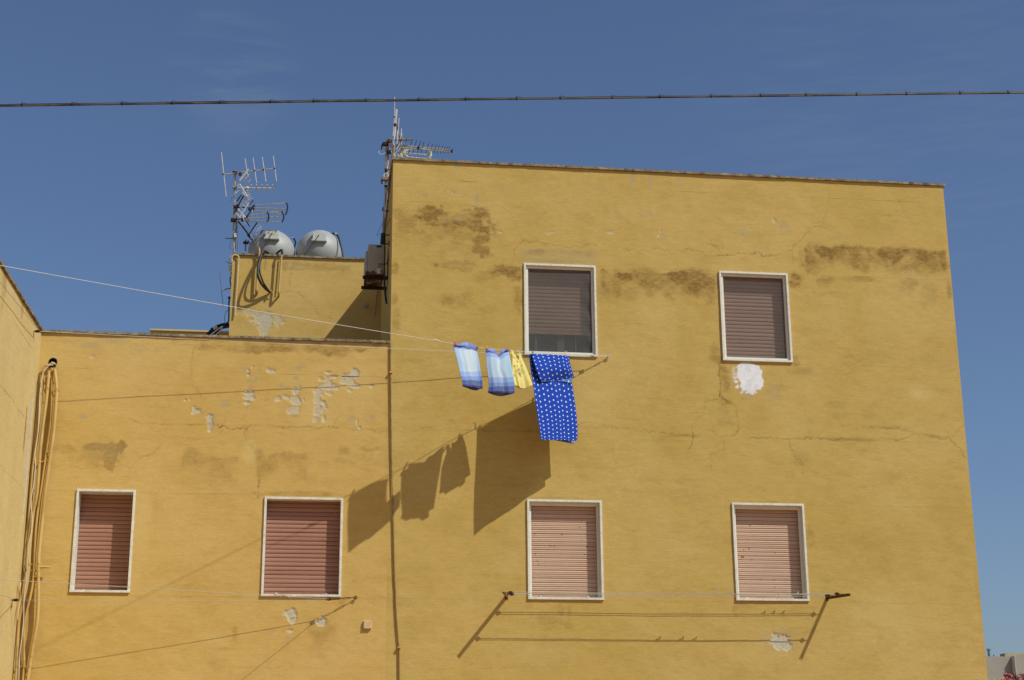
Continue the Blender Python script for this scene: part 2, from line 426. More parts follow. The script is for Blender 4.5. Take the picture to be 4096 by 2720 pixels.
class MB:
    def __init__(s): s.v = []; s.f = []; s.uv = {}

    def quad(s, a, b, c, d):
        n = len(s.v); s.v += [Vector(p) for p in (a, b, c, d)]; s.f.append((n, n + 1, n + 2, n + 3)); return s

    def box(s, lo, hi):
        (x0, y0, z0), (x1, y1, z1) = lo, hi
        n = len(s.v)
        s.v += [Vector(p) for p in ((x0, y0, z0), (x1, y0, z0), (x1, y1, z0), (x0, y1, z0), (x0, y0, z1), (x1, y0, z1), (x1, y1, z1), (x0, y1, z1))]
        s.f += [tuple(n + i for i in q) for q in ((0, 3, 2, 1), (4, 5, 6, 7), (0, 1, 5, 4), (1, 2, 6, 5), (2, 3, 7, 6), (3, 0, 4, 7))]
        return s

    def obox(s, c, ax, ay, az):
        "box with half-axis vectors"
        c, ax, ay, az = map(Vector, (c, ax, ay, az)); n = len(s.v)
        for k in (-1, 1):
            for (i, j) in ((-1, -1), (1, -1), (1, 1), (-1, 1)): s.v.append(c + ax * i + ay * j + az * k)
        s.f += [tuple(n + i for i in q) for q in ((0, 3, 2, 1), (4, 5, 6, 7), (0, 1, 5, 4), (1, 2, 6, 5), (2, 3, 7, 6), (3, 0, 4, 7))]
        return s

    def bar(s, a, b, w, h=None, up=(0, 0, 1)):
        a, b = Vector(a), Vector(b); d = (b - a); h = h or w
        u = Vector(up); side = d.cross(u)
        if side.length < 1e-6: side = d.cross(Vector((1, 0, 0)))
        side.normalize(); u = side.cross(d).normalized()
        return s.obox((a + b) / 2, d / 2, side * w / 2, u * h / 2)

    def tube(s, pts, r, seg=8, closed=False, cap=True):
        pts = [Vector(p) for p in pts]; n = len(pts); base = len(s.v)
        rs = r if isinstance(r, (list, tuple)) else [r] * n
        prev = None
        for i, p in enumerate(pts):
            if closed: d = pts[(i + 1) % n] - pts[i - 1]
            else: d = pts[min(i + 1, n - 1)] - pts[max(i - 1, 0)]
            if d.length < 1e-9: d = Vector((0, 0, 1))
            d.normalize()
            if prev is None:
                a = d.orthogonal().normalized()
            else:
                a = prev - d * prev.dot(d)
                if a.length < 1e-6: a = d.orthogonal()
                a.normalize()
            prev = a; b = d.cross(a)
            for k in range(seg):
                t = 2 * pi * k / seg; s.v.append(p + (a * math.cos(t) + b * math.sin(t)) * rs[i])
        for i in range(n if closed else n - 1):
            for k in range(seg):
                i2 = (i + 1) % n
                s.f.append((base + i * seg + k, base + i * seg + (k + 1) % seg, base + i2 * seg + (k + 1) % seg, base + i2 * seg + k))
        if cap and not closed:
            s.f.append(tuple(base + k for k in reversed(range(seg)))); s.f.append(tuple(base + (n - 1) * seg + k for k in range(seg)))
        return s

    def ball(s, c, r, nu=10, nv=7):
        c = Vector(c); r = Vector(r) if hasattr(r, '__len__') else Vector((r, r, r))
        pts = []
        base = len(s.v)
        for j in range(1, nv):
            for i in range(nu):
                th = pi * j / nv; ph = 2 * pi * i / nu
                s.v.append(c + Vector((r.x * math.sin(th) * math.cos(ph), r.y * math.sin(th) * math.sin(ph), r.z * math.cos(th))))
        top = len(s.v); s.v.append(c + Vector((0, 0, r.z))); s.v.append(c - Vector((0, 0, r.z)))
        for j in range(nv - 2):
            for i in range(nu):
                a = base + j * nu + i; b = base + j * nu + (i + 1) % nu
                s.f.append((a, a + nu, b + nu, b))
        for i in range(nu):
            s.f.append((top, base + i, base + (i + 1) % nu))
            k = base + (nv - 2) * nu
            s.f.append((top + 1, k + (i + 1) % nu, k + i))
        return s

    def build(s, name, mat, parent=None, smooth=False, bevel=0.0, loc=None):
        me = bpy.data.meshes.new(name); off = wloc(parent) if parent else (Vector(loc) if loc is not None else Vector((0, 0, 0)))
        me.from_pydata([tuple(p - off) for p in s.v], [], s.f); me.update()
        o = bpy.data.objects.new(name, me); COL.objects.link(o)
        me.materials.append(M[mat] if isinstance(mat, str) else mat)
        if smooth:
            me.polygons.foreach_set('use_smooth', [True] * len(me.polygons)); me.set_sharp_from_angle(angle=math.radians(50))
        if bevel:
            b = o.modifiers.new('bevel', 'BEVEL'); b.width = bevel; b.segments = 2; b.limit_method = 'ANGLE'
        if parent: o.parent = parent; ORG[o.name] = off
        else: o.location = off; ORG[o.name] = off
        return o


def tag(o, label, cat, group=None):
    o['label'] = label; o['category'] = cat
    if group: o['group'] = group
    return o


def smoothpts(pts, n=6):
    "Catmull-Rom through 3-D points"
    P = [Vector(p) for p in pts]
    if len(P) < 3: return P
    out = []
    for i in range(len(P) - 1):
        p0 = P[max(i - 1, 0)]; p1 = P[i]; p2 = P[i + 1]; p3 = P[min(i + 2, len(P) - 1)]
        for k in range(n):
            t = k / n
            out.append(0.5 * ((2 * p1) + (p2 - p0) * t + (2 * p0 - 5 * p1 + 4 * p2 - p3) * t * t + (3 * p1 - p0 - 3 * p2 + p3) * t ** 3))
    out.append(P[-1]); return out


def sag(a, b, drop, n=24):
    a, b = Vector(a), Vector(b)
    return [a.lerp(b, i / n) - Vector((0, 0, drop * 4 * (i / n) * (1 - i / n))) for i in range(n + 1)]


# ------------------------------------------------------------------ numpy noise and wall marks
_lat = {}


def vn(x, z, seed):
    if seed not in _lat: _lat[seed] = np.random.RandomState(seed).rand(256, 256).astype(np.float32)
    A = _lat[seed]
    xi = np.floor(x).astype(np.int64); zi = np.floor(z).astype(np.int64)
    fx = (x - xi); fz = (z - zi); fx = fx * fx * (3 - 2 * fx); fz = fz * fz * (3 - 2 * fz)
    x0, x1, z0, z1 = xi & 255, (xi + 1) & 255, zi & 255, (zi + 1) & 255
    return (A[x0, z0] * (1 - fx) + A[x1, z0] * fx) * (1 - fz) + (A[x0, z1] * (1 - fx) + A[x1, z1] * fx) * fz


def fbm(x, z, freq, octv, seed, sx=1.0, sz=1.0, gain=0.55):
    s = 0; a = 1; t = 0; f = freq
    for o in range(octv):
        s = s + a * vn(x * f * sx + 17.3 * o, z * f * sz + 5.1 * o, seed + o); t += a; a *= gain; f *= 2.07
    return s / t


def sstep(a, b, x):
    t = np.clip((x - a) / (b - a), 0, 1); return t * t * (3 - 2 * t)


class Marks:
    "stains, flakes and cracks of one wall, evaluated on its vertices (s along the wall, z up)"

    def __init__(s, mapper): s.map = mapper; s.blobs = []; s.cracks = []; s.edges = []; s.lines = []

    def blob(s, kind, z, x, y, rx, ry, amt=1.0, soft=0.3, warp=0.5, freq=9.0, ang=0.0, pw=2):
        u, v = z(x, y); c = s.map(u, v); e = s.map(u + 10, v); sc = z(1, 0)[0] - z(0, 0)[0]
        k = abs(e[0] - c[0]) / 10 * sc
        s.blobs.append((kind, c[0], c[1], max(rx * k, 0.004), max(ry * k, 0.004), amt, soft, warp, pw, ang)); return s

    def crack(s, z, pts, amt, w=1.0):
        s.cracks.append(([s.map(*z(*p)) for p in pts], amt, w)); return s

    def edge(s, z, pts, fade, amt, up=False):
        "mark with a torn upper (or lower) edge that fades out away from it"
        P = [s.map(*z(*p)) for p in pts]; c = z(0, 0); e = z(0, 1)
        k = abs(s.map(2000, 1000)[1] - s.map(2000, 1010)[1]) / 10 * (e[1] - c[1])
        s.edges.append((P, fade * k, amt, up)); return s

    def line(s, z, amt, x0=-99, x1=99): s.lines.append((z, amt, x0, x1)); return s

    def eval(s, X, Z, step):
        out = {k: np.zeros_like(X) for k in ('stain', 'pale', 'scuff', 'peel', 'white', 'crack')}
        disp = np.zeros_like(X)
        n1 = [fbm(X, Z, f, 5, 40 + i * 10) - 0.5 for i, f in enumerate((4.0, 9.0, 20.0))]
        n2 = [fbm(X, Z, f, 5, 90 + i * 10) - 0.5 for i, f in enumerate((4.0, 9.0, 20.0))]
        n3 = fbm(X, Z, 34.0, 3, 170) - 0.5
        wx, wz = fbm(X, Z, 5.0, 4, 140) - 0.5, fbm(X, Z, 5.0, 4, 150) - 0.5
        for kind, cx, cz, rx, rz, amt, soft, warp, pw, ang in s.blobs:
            pad = 1.9
            sel = (np.abs(X - cx) < max(rx, rz) * pad + .05) & (np.abs(Z - cz) < max(rx, rz) * pad + .05)
            if not sel.any(): continue
            i = 0 if max(rx, rz) > 0.30 else (1 if max(rx, rz) > 0.09 else 2)
            x = X[sel] - cx; z = Z[sel] - cz
            if ang: ca, sa = math.cos(ang), math.sin(ang); x, z = x * ca + z * sa, -x * sa + z * ca
            d = (np.abs(x / rx) ** pw + np.abs(z / rz) ** pw) ** (1 / pw) + warp * 2.2 * n1[i][sel] + warp * 1.6 * n2[2][sel]
            if kind in ('peel', 'scuff') and i: d = d + 0.55 * n1[2][sel] + 0.9 * n3[sel]
            mk = amt * (1 - sstep(1 - soft, 1 + soft, d))
            if kind == 'stain' and soft > 0.35:
                mk *= np.clip(0.35 + 2.2 * (fbm(X[sel], Z[sel], 11, 5, 300, 0.7, 1.6) - 0.25), 0.15, 1.15)
            out[kind][sel] = np.maximum(out[kind][sel], mk)
            if kind == 'peel': disp[sel] = np.maximum(disp[sel], 0.010 * np.clip(mk, 0, 1))
            if kind == 'white': disp[sel] = np.minimum(disp[sel], -0.004 * np.clip(mk, 0, 1) * (0.5 + 1.2 * (n1[1][sel] + .5)))
        for P, fade, amt, up in s.edges:
            xs = np.array([p[0] for p in P]); zs = np.array([p[1] for p in P])
            sel = (X > xs[0] - .05) & (X < xs[-1] + .05)
            x = X[sel]; zt = np.interp(x, xs, zs) + 0.09 * n1[1][sel] + 0.05 * n1[2][sel]
            t = (Z[sel] - zt) if up else (zt - Z[sel])
            mk = sstep(0, 0.03, t) * (1 - sstep(0.25, 1.0, t / fade + 0.9 * n2[0][sel] + 0.5 * n2[1][sel]))
            mk *= np.clip(0.15 + 2.6 * (fbm(x, Z[sel], 5, 5, 320, 1, 1.3) - 0.26), 0.1, 1.2)
            mk *= sstep(0, .05, x - xs[0]) * sstep(0, .05, xs[-1] - x)
            out['stain'][sel] = np.maximum(out['stain'][sel], amt * mk)
        jx, jz = 0.045 * wx + 0.045 * n1[2] + 0.03 * n3, 0.045 * wz + 0.045 * n2[2] + 0.03 * n3
        for P, amt, w in s.cracks:
            for (x0, z0), (x1, z1) in zip(P[:-1], P[1:]):
                lo, hi = min(x0, x1) - .06, max(x0, x1) + .06; l2, h2 = min(z0, z1) - .06, max(z0, z1) + .06
                sel = (X > lo) & (X < hi) & (Z > l2) & (Z < h2)
                if not sel.any(): continue
                px, pz = X[sel] + jx[sel] - x0, Z[sel] + jz[sel] - z0
                dx, dz = x1 - x0, z1 - z0; l = dx * dx + dz * dz + 1e-9
                t = np.clip((px * dx + pz * dz) / l, 0, 1)
                d = np.hypot(px - t * dx, pz - t * dz)
                mk = 0.78 * amt * np.clip(1.15 - d / (step * 0.80 * w), 0, 1) * np.clip(0.15 + 2.6 * (n2[1][sel] + 0.28), 0.12, 1.2)
                out['crack'][sel] = np.maximum(out['crack'][sel], mk)
                disp[sel] = np.maximum(disp[sel], 0.003 * mk)
        for z, amt, x0, x1 in s.lines:
            sel = (np.abs(Z - z) < .05) & (X > x0) & (X < x1)
            d = np.abs(Z[sel] - z - 0.006 * n1[0][sel] - 0.004 * n1[2][sel])
            g = np.clip(0.2 + 2.4 * (fbm(X[sel], Z[sel] * 0, 1.2, 4, 400) - 0.35), 0, 1)
            mk = np.clip(1.1 - d / (step * 0.8), 0, 1) * g
            out['crack'][sel] = np.maximum(out['crack'][sel], amt * mk * 0.5)
            disp[sel] = disp[sel] - 0.0022 * mk
        # plaster is never flat: shallow trowel waves
        disp += 0.012 * (fbm(X, Z, 0.9, 3, 500) - 0.5) + 0.005 * (fbm(X, Z, 4.5, 3, 520, 1, 1.6) - 0.5)
        return out, disp


def grid_wall(name, O, U, s0, s1, z0, z1, step, openings, marks, mat, parent, inward):
    "plastered wall as a fine sheet: point = O + U*s + z; inward = unit vector into the wall"
    def axis(a, b, cuts):
        n = max(int(round((b - a) / step)), 1); g = np.linspace(a, b, n + 1)
        for c in cuts:
            if a < c < b: g[np.argmin(np.abs(g - c))] = c
        return g
    xs = axis(s0, s1, [c for o in openings if o[0] == 'rect' for c in (o[1], o[2])])
    zs = axis(z0, z1, [c for o in openings if o[0] == 'rect' for c in (o[3], o[4])])
    X, Z = np.meshgrid(xs, zs, indexing='ij')
    att, disp = marks.eval(X.ravel(), Z.ravel(), step)
    # keep the rim flat so that walls meet cleanly
    nx, nz = len(xs), len(zs)
    rim = np.minimum.reduce([np.minimum(X - s0, s1 - X), (z1 - Z)]).ravel()
    disp = disp * np.clip(rim / 0.05, 0, 1)
    O = np.array(O); U = np.array(U); I = np.array(inward)
    V = O[None, :] + U[None, :] * X.ravel()[:, None] + np.array([0, 0, 1.])[None, :] * Z.ravel()[:, None] + I[None, :] * disp[:, None]
    off = np.array(wloc(parent)); V = V - off
    idx = np.arange(nx * nz).reshape(nx, nz)
    q = np.stack([idx[:-1, :-1], idx[1:, :-1], idx[1:, 1:], idx[:-1, 1:]], -1).reshape(-1, 4)
    cx = ((xs[:-1] + xs[1:]) / 2)[:, None] + np.zeros(nz - 1)[None, :]; cz = np.zeros(nx - 1)[:, None] + ((zs[:-1] + zs[1:]) / 2)[None, :]
    keep = np.ones((nx - 1) * (nz - 1), bool); cx = cx.ravel(); cz = cz.ravel()
    for o in openings:
        if o[0] == 'rect': keep &= ~((cx > o[1]) & (cx < o[2]) & (cz > o[3]) & (cz < o[4]))
        else: keep &= ~(np.hypot(cx - o[1], cz - o[2]) < o[3])
    q = q[keep]
    me = bpy.data.meshes.new(name)
    me.vertices.add(len(V)); me.vertices.foreach_set('co', V.astype(np.float32).ravel())
    me.loops.add(len(q) * 4); me.polygons.add(len(q))
    me.loops.foreach_set('vertex_index', q.astype(np.int32).ravel())
    me.polygons.foreach_set('loop_start', np.arange(0, len(q) * 4, 4, dtype=np.int32))
    me.polygons.foreach_set('use_smooth', np.ones(len(q), bool))
    me.update(calc_edges=True)
    for k, a in att.items():
        at_ = me.attributes.new(k, 'FLOAT', 'POINT'); at_.data.foreach_set('value', np.clip(a, 0, 1).astype(np.float32))
    me.materials.append(M[mat])
    o = bpy.data.objects.new(name, me); COL.objects.link(o); o.parent = parent; ORG[o.name] = Vector(off)
    return o


# photograph crops used as measuring frames (scale, left, top)
zA = zm(1.96, 0, 960); zB = zm(1.6333, 0, 1760); zBlk = zm(1.8663, 800, 560); zR = zm(3.92, 1400, 360); zLm = zm(3.7325, 850, 580)
zC = zm(2.8, 1700, 1300); z7 = zm(2.361, 1300, 1740); z2 = zm(1.9125, 800, 1900); zum = zm(3.1367, 1900, 960); zur = zm(2.375, 2700, 1000)
zlm = zm(2.0638, 1750, 1960); zlr = zm(2.0638, 2750, 1960); zbg = zm(5.2275, 3696, 2420); z8 = zm(1.96, 3000, 640)
zz1 = zm(5.9025, 1780, 1340); zac = zm(4.6136, 1380, 900); zs = zm(2.6138, 1500, 740); zlw = zm(2.683, 680, 1380); zp5 = zm(2.53, 0, 1380)
z6b = zm(1.8162, 2600, 1380); z7b = zm(2.6233, 2300, 600); zy = zm(8.709, 2040, 1380); zpl = zm(3.017, 0, 2200); zpm = zm(4.75, 0, 1950)
zt = zm(4.356, 900, 880); zcab = zm(4.753, 790, 1020); zm8 = zm(4.355, 1490, 640); zbg2 = zm(9.801, 3900, 2560); zbr = zm(5.9025, 1900, 2300); zbr2 = zm(5.6214, 3000, 2320)
zan = zm(9.8375, 1560, 580)
zid = lambda x, y: (x, y)


def fac(u, v):
    p = at(u, v, 0.0); return p.x, p.z


# ------------------------------------------------------------------ buildings
XL, XM, XE = -3.362, 1.18, 9.203
ZT = 10.074; ZLW = 7.418; CT = 0.034
tall = thing('tall_building', 'tallest yellow block, flat roofed, with two screened windows above two faded pink shutters', 'building', (5.2, 0, 0))
lowb = thing('lower_building', 'lower yellow wing with two red shuttered windows, joining the tall block', 'building', (-1.1, 0, 0))
side = thing('side_building', 'pale yellow wing without windows, running towards the street beside the corner pipes', 'building', (-3.5, -2.5, 0))

WIN = {'w1': (-2.768, -2.036, 4.022, 5.327), 'w2': (-0.409, 0.599, 3.995, 5.272), 'um': (2.999, 4.007, 7.283, 8.598),
       'ur': (5.767, 6.764, 7.290, 8.594), 'lm': (3.013, 4.015, 3.989, 5.302), 'lr': (5.796, 6.798, 4.000, 5.307)}
op = {k: ('rect', a + .02, b - .02, c + .02, d - .02) for k, (a, b, c, d) in WIN.items()}

mk = Marks(fac)
# --- damp stains, upper left of the tall block
mk.edge(zs, [(455, 235), (560, 205), (640, 225), (740, 270), (880, 290), (1000, 285), (1060, 250), (1140, 245), (1225, 300)], 300, .95)
for a in ((590, 320, 125, 85, .72, .5), (600, 410, 130, 30, .45, .5), (960, 395, 200, 42, .80, .5), (1090, 450, 120, 60, .60, .45), (1130, 560, 100, 70, .50, .35), (1130, 690, 100, 75, .48, .3), (1075, 270, 110, 26, .5, .5), (300, 400, 100, 130, .30, .6), (240, 300, 50, 60, .25, .6),
          (760, 520, 330, 60, .26, .6), (880, 600, 120, 30, .34, .5), (870, 840, 230, 50, .28, .6), (1390, 905, 140, 55, .62, .45), (1250, 930, 60, 40, .3, .5), (860, 1225, 150, 65, .34, .6), (1495, 1180, 40, 150, .28, .6), (680, 1200, 120, 30, .2, .6), (960, 1150, 80, 40, .2, .6),
          (210, 860, 35, 90, .35, .6), (205, 1200, 30, 60, .3, .6), (220, 1420, 40, 120, .25, .6), (1480, 960, 50, 50, .5, .5), (630, 830, 18, 30, .4, .5), (700, 700, 40, 110, .18, .5), (1160, 1300, 120, 40, .16, .6), (1120, 960, 80, 60, .2, .6)):
    mk.blob('stain', zs, *a[:4], amt=min(a[4] * 1.55, .95), soft=a[5], warp=.75)
mk.blob('stain', zs, 760, 520, 480, 260, amt=.22, soft=.6, warp=.5).blob('stain', zs, 330, 420, 170, 200, amt=.2, soft=.6, warp=.5)
# band above the upper middle window
mk.blob('scuff', zum, 1050, 200, 490, 90, .42, .10, .10, pw=8)
mk.edge(zum, [(575, 110), (700, 100), (900, 110), (1100, 125), (1300, 130), (1520, 135)], 100, .55)
mk.blob('stain', zum, 950, 270, 420, 22, .4, .5)
# between the two upper windows and right of them
mk.edge(zid, [(2395, 1078), (2480, 1086), (2560, 1080), (2660, 1086), (2760, 1085), (2868, 1092)], 105, 1.0)
mk.blob('stain', zid, 2590, 1115, 130, 35, .7, .5).blob('stain', zid, 2760, 1120, 110, 40, .75, .5).blob('stain', zid, 2840, 1150, 30, 60, .5, .5)
mk.blob('stain', zid, 2420, 1150, 50, 60, .35, .6).blob('stain', zid, 2520, 1170, 40, 30, .3, .6)
mk.edge(z8, [(412, 685), (550, 668), (640, 685), (700, 680), (860, 672), (1050, 685), (1200, 690), (1400, 705), (1545, 718)], 210, 0.95)
for a in ((560, 715, 60, 50, .95), (740, 712, 85, 50, .9), (860, 765, 120, 85, .62), (480, 775, 75, 110, .5), (1250, 705, 190, 22, .6), (1400, 805, 150, 90, .55), (590, 950, 60, 40, .5),
          (1240, 980, 75, 55, .4), (870, 935, 130, 22, .35), (1400, 1050, 80, 100, .25), (350, 945, 60, 60, .75), (1560, 1020, 16, 80, .55), (980, 790, 80, 50, .35), (1510, 720, 30, 16, .7), (640, 1050, 120, 18, .2)):
    mk.blob('stain', z8, *a[:4], amt=a[4], soft=.5, warp=.6)
# around the upper right window
for a in ((490, 100, 50, 42, .5), (1050, 110, 32, 40, .55), (1085, 190, 90, 38, .32), (535, 200, 34, 60, .55), (555, 275, 26, 60, .5), (552, 412, 44, 20, .55), (470, 40, 30, 40, .4), (540, 575, 100, 40, .22), (540, 480, 30, 90, .2),
          (1450, 685, 170, 13, .45), (1720, 600, 160, 12, .25), (1100, 830, 60, 60, .25), (2040, 665, 90, 14, .35), (1330, 430, 80, 20, .25), (930, 310, 80, 40, .18), (230, 655, 110, 10, .35)):
    mk.blob('stain', z6b, *a[:4], amt=a[4], soft=.55, warp=.6)
mk.blob('scuff', z6b, 905, 350, 55, 60, .30, .5).blob('pale', z6b, 1970, 350, 70, 55, .35, .5).blob('scuff', z6b, 520, 520, 50, 30, .2, .6).blob('scuff', z6b, 720, 375, 50, 20, .45, .5)
mk.blob('white', zur, 715, 1212, 112, 124, 1.0, .05, .20, ang=.2, pw=4).blob('white', zur, 690, 1110, 80, 40, 1.0, .05, .2).blob('white', zur, 655, 1300, 50, 45, 1.0, .06, .35).blob('white', zur, 720, 1345, 45, 25, .8, .1, .4)
mk.blob('white', zur, 560, 1180, 22, 60, .35, .4, .8)
_r = random.Random(23)
for i in range(34):
    _a = _r.uniform(2.0, 5.2); _d = _r.uniform(.88, 1.22); mk.blob('white', zur, 705 + 125 * _d * math.cos(_a), 1215 - 135 * _d * math.sin(_a), _r.uniform(5, 16), _r.uniform(4, 11), _r.uniform(.5, 1), .2, .6)
# flaked spot, lower right
mk.blob('peel', zlr, 775, 1255, 92, 58, 1, .06, .25, ang=-.35).blob('peel', zlr, 715, 1215, 30, 45, 1, .06, .2).blob('peel', zlr, 825, 1290, 45, 38, 1, .06, .2)
mk.blob('scuff', zlr, 770, 1240, 165, 95, .35, .3, .5).blob('stain', zlr, 800, 1435, 90, 50, .14, .6)
for a in ((1010, 985, 35, 40, .30), (1090, 990, 20, 35, .35), (930, 1085, 80, 55, .28), (1090, 1115, 40, 40, .30), (1240, 970, 40, 20, .18), (760, 940, 30, 60, .15)):
    mk.blob('stain', zlm, *a[:4], amt=a[4], soft=.4, warp=.8)
for a in ((450, 970, 60, 50, .22), (390, 990, 20, 40, .25), (1010, 400, 50, 90, .30), (990, 560, 12, 80, .3), (900, 990, 100, 30, .14), (1150, 760, 60, 25, .2), (660, 100, 300, 12, .35)):
    mk.blob('stain', zlr, *a[:4], amt=a[4], soft=.55, warp=.7)
mk.blob('stain', zlm, 1050, 70, 260, 12, .4, .5)
# pale runs under the coping and nicks in the upper band
for a in ((595, 310, 20, 95), (790, 305, 19, 80), (1075, 290, 16, 50), (1400, 290, 14, 36)): mk.blob('scuff', z7b, *a, amt=.75, soft=.5, warp=.25)
mk.blob('scuff', zR, 1680, 1205, 50, 70, .75, .5, .25)
for a in ((385, 862, 36, 16, .0), (425, 850, 22, 7, .2), (890, 870, 9, 42, -.45), (2090, 745, 18, 24, 0), (1838, 822, 22, 8, .4), (125, 243, 20, 7, .5)): mk.blob('peel', z7b, *a[:4], amt=.55, soft=.25, warp=.5, ang=a[4])
for a in ((1760, 870, 48, 34), (940, 910, 20, 40), (2200, 790, 60, 40), (440, 655, 22, 20), (680, 665, 14, 22), (250, 228, 25, 8), (2250, 850, 40, 18), (2250, 345, 40, 8)): mk.blob('scuff', z7b, *a, amt=.6, soft=.4, warp=.7)
for a in ((452, 76, 17, 24), (832, 66, 36, 25), (1343, 72, 24, 22), (2076, 120, 14, 22), (1918, 185, 14, 10), (1065, 140, 22, 60), (1745, 365, 16, 10)): mk.blob('scuff', zs, *a, amt=.8, soft=.35, warp=.5)
for a in ((445, 90, 7, 9), (812, 78, 9, 9), (1310, 492, 20, 15), (1822, 503, 30, 15), (440, 186, 16, 5), (1750, 570, 8, 8), (1850, 490, 30, 6)): mk.blob('peel', zs, *a, amt=.45, soft=.35, warp=.5)
for i in range(70):                                                     # fine scuffing of the upper band
    mk.blob('scuff', zid, random.uniform(1650, 3740), random.uniform(720, 960), random.uniform(4, 16), random.uniform(2, 9), random.uniform(.15, .5), .5, .8)
for i in range(60):
    mk.blob('stain', zid, random.uniform(1600, 3850), random.uniform(1250, 2700), random.uniform(20, 120), random.uniform(6, 34), random.uniform(.05, .17), .6, .7)
for i in range(26):
    mk.blob('pale', zid, random.uniform(1600, 3750), random.uniform(760, 2700), random.uniform(40, 150), random.uniform(20, 80), random.uniform(.08, .22), .7, .6)
mk.blob('peel', zC, 548, 1145, 13, 30, .8, .2, .4)
# cracks of the tall block
mk.crack(z7b, [(-200, 1000), (0, 1015), (90, 1025), (110, 985), (190, 990), (240, 1000)], .45).crack(z7b, [(400, 1000), (540, 1050), (640, 1035), (680, 1065), (730, 1040), (770, 1065), (860, 1030), (940, 1055), (1060, 1055), (1200, 1045), (1330, 1070), (1440, 1120), (1500, 1105)], .55)
mk.crack(z7b, [(1500, 1105), (1560, 1105), (1600, 1110), (1650, 1103), (1690, 1088), (1760, 1085), (1785, 1075), (1800, 1088), (1870, 1088), (1920, 1072), (1950, 1080), (1965, 1103), (2020, 1108), (2060, 1102), (2130, 1105)], 1.0, 1.15)
mk.crack(z7b, [(2130, 1105), (2200, 1070), (2280, 1060)], .45).crack(z7b, [(2280, 1060), (2285, 1200), (2300, 1290)], .4).crack(z7b, [(2280, 1060), (2280, 1010), (2361, 935)], .45)
mk.crack(z8, [(325, 690), (410, 610), (430, 580), (500, 520), (560, 525), (600, 390), (625, 270)], .38).crack(z8, [(560, 525), (680, 530)], .3).crack(z8, [(780, 500), (850, 430), (980, 430), (1100, 430), (1190, 430), (1200, 350), (1140, 290)], .28)
mk.crack(z7b, [(1430, 940), (1440, 1000), (1500, 1040), (1530, 1080)], .4).crack(z7b, [(1380, 980), (1460, 1000), (1540, 1000)], .3).crack(z7b, [(1535, 940), (1550, 1040)], .3)
mk.crack(zs, [(1330, 230), (1440, 330), (1490, 480), (1545, 575), (1640, 595), (1700, 585), (1790, 620), (1900, 625), (2000, 640), (2091, 645)], .5).crack(zs, [(1545, 585), (1465, 660), (1455, 690), (1452, 770)], .6).crack(zs, [(1470, 495), (1600, 490)], .3)
mk.crack(zs, [(715, 5), (745, 100)], .4).crack(zs, [(830, 130), (900, 260)], .25).crack(zs, [(900, 220), (1060, 240), (1225, 232)], .5)
mk.crack(z6b, [(-60, 600), (0, 640), (20, 630), (100, 645), (180, 655), (300, 665), (360, 655)], .7).crack(z6b, [(415, 615), (470, 640), (510, 672), (620, 660), (645, 600), (620, 450), (600, 430)], .5)
mk.crack(z6b, [(505, 130), (503, 200), (515, 300), (510, 375), (545, 405), (580, 420)], .95, 1.5).crack(z6b, [(510, 390), (400, 410), (390, 490), (315, 580), (305, 660), (293, 760)], .6, 1.3).crack(z6b, [(650, 600), (710, 665)], .45)
mk.crack(z6b, [(720, 672), (880, 668), (1000, 690), (1060, 672), (1150, 680), (1250, 680), (1330, 690), (1400, 675), (1450, 685), (1590, 700), (1690, 685), (1850, 685), (1925, 645), (2030, 660), (2110, 680), (2170, 675), (2210, 720), (2260, 760), (2280, 810)], .65, 1.2)
mk.crack(z6b, [(900, 672), (1000, 690)], .8, 1.2).crack(z6b, [(1005, 690), (1020, 760), (1050, 810), (1110, 860), (1110, 960)], .55).crack(z6b, [(1540, 590), (1700, 605), (1820, 615), (1920, 630)], .45).crack(z6b, [(1115, 480), (1140, 600), (1150, 640)], .3).crack(z6b, [(545, 690), (540, 760), (440, 800), (440, 920)], .35)
mk.crack(z6b, [(2200, 670), (2260, 600), (2300, 560)], .3).crack(z6b, [(0, 580), (60, 560), (130, 530), (140, 490)], .28).crack(z6b, [(1345, 480), (1390, 590)], .25)
mk.crack(zC, [(-260, 1140), (-100, 1160), (100, 1145), (150, 1160), (200, 1175), (260, 1155), (330, 1160), (440, 1175), (530, 1165), (620, 1165), (720, 1185), (850, 1180), (920, 1170), (1000, 1200), (1100, 1190), (1280, 1180)], .6)
mk.crack(zC, [(1560, 1130), (1740, 1105), (1830, 1085), (1900, 1120), (2050, 1125), (2150, 1160), (2240, 1155), (2400, 1180)], .5).crack(zC, [(540, 1100), (560, 1120), (580, 1170)], 1, 1.4).crack(zC, [(2110, 1280), (2080, 1420), (2140, 1560)], .3)
# --- lower wing
mk.edge(zlw, [(300, 60), (560, 58), (700, 95), (830, 97), (1050, 95), (1200, 82), (1550, 90), (1700, 128), (1900, 130), (1960, 90), (2300, 30)], 150, .60, up=True)
for a in ((1150, 40, 130, 40, .6), (1500, 30, 60, 40, .5), (1800, 60, 160, 60, .6), (420, 30, 120, 30, .35), (720, 60, 60, 30, .35), (2000, 20, 120, 20, .35)): mk.blob('stain', zlw, *a[:4], amt=a[4], soft=.5, warp=.6)
for a in ((1370, 760, 20, 60, .35), (880, 750, 120, 20, .35)): mk.blob('stain', zA, *a[:4], amt=a[4], soft=.5, warp=.6)
mk.edge(zlw, [(100, 1240), (150, 1150), (230, 1110), (310, 1150), (500, 1180), (760, 1190)], 330, .40)
mk.edge(zlw, [(915, 1175), (960, 1150), (1050, 1165), (1170, 1150), (1290, 1120), (1390, 1150), (1500, 1125)], 300, .42)
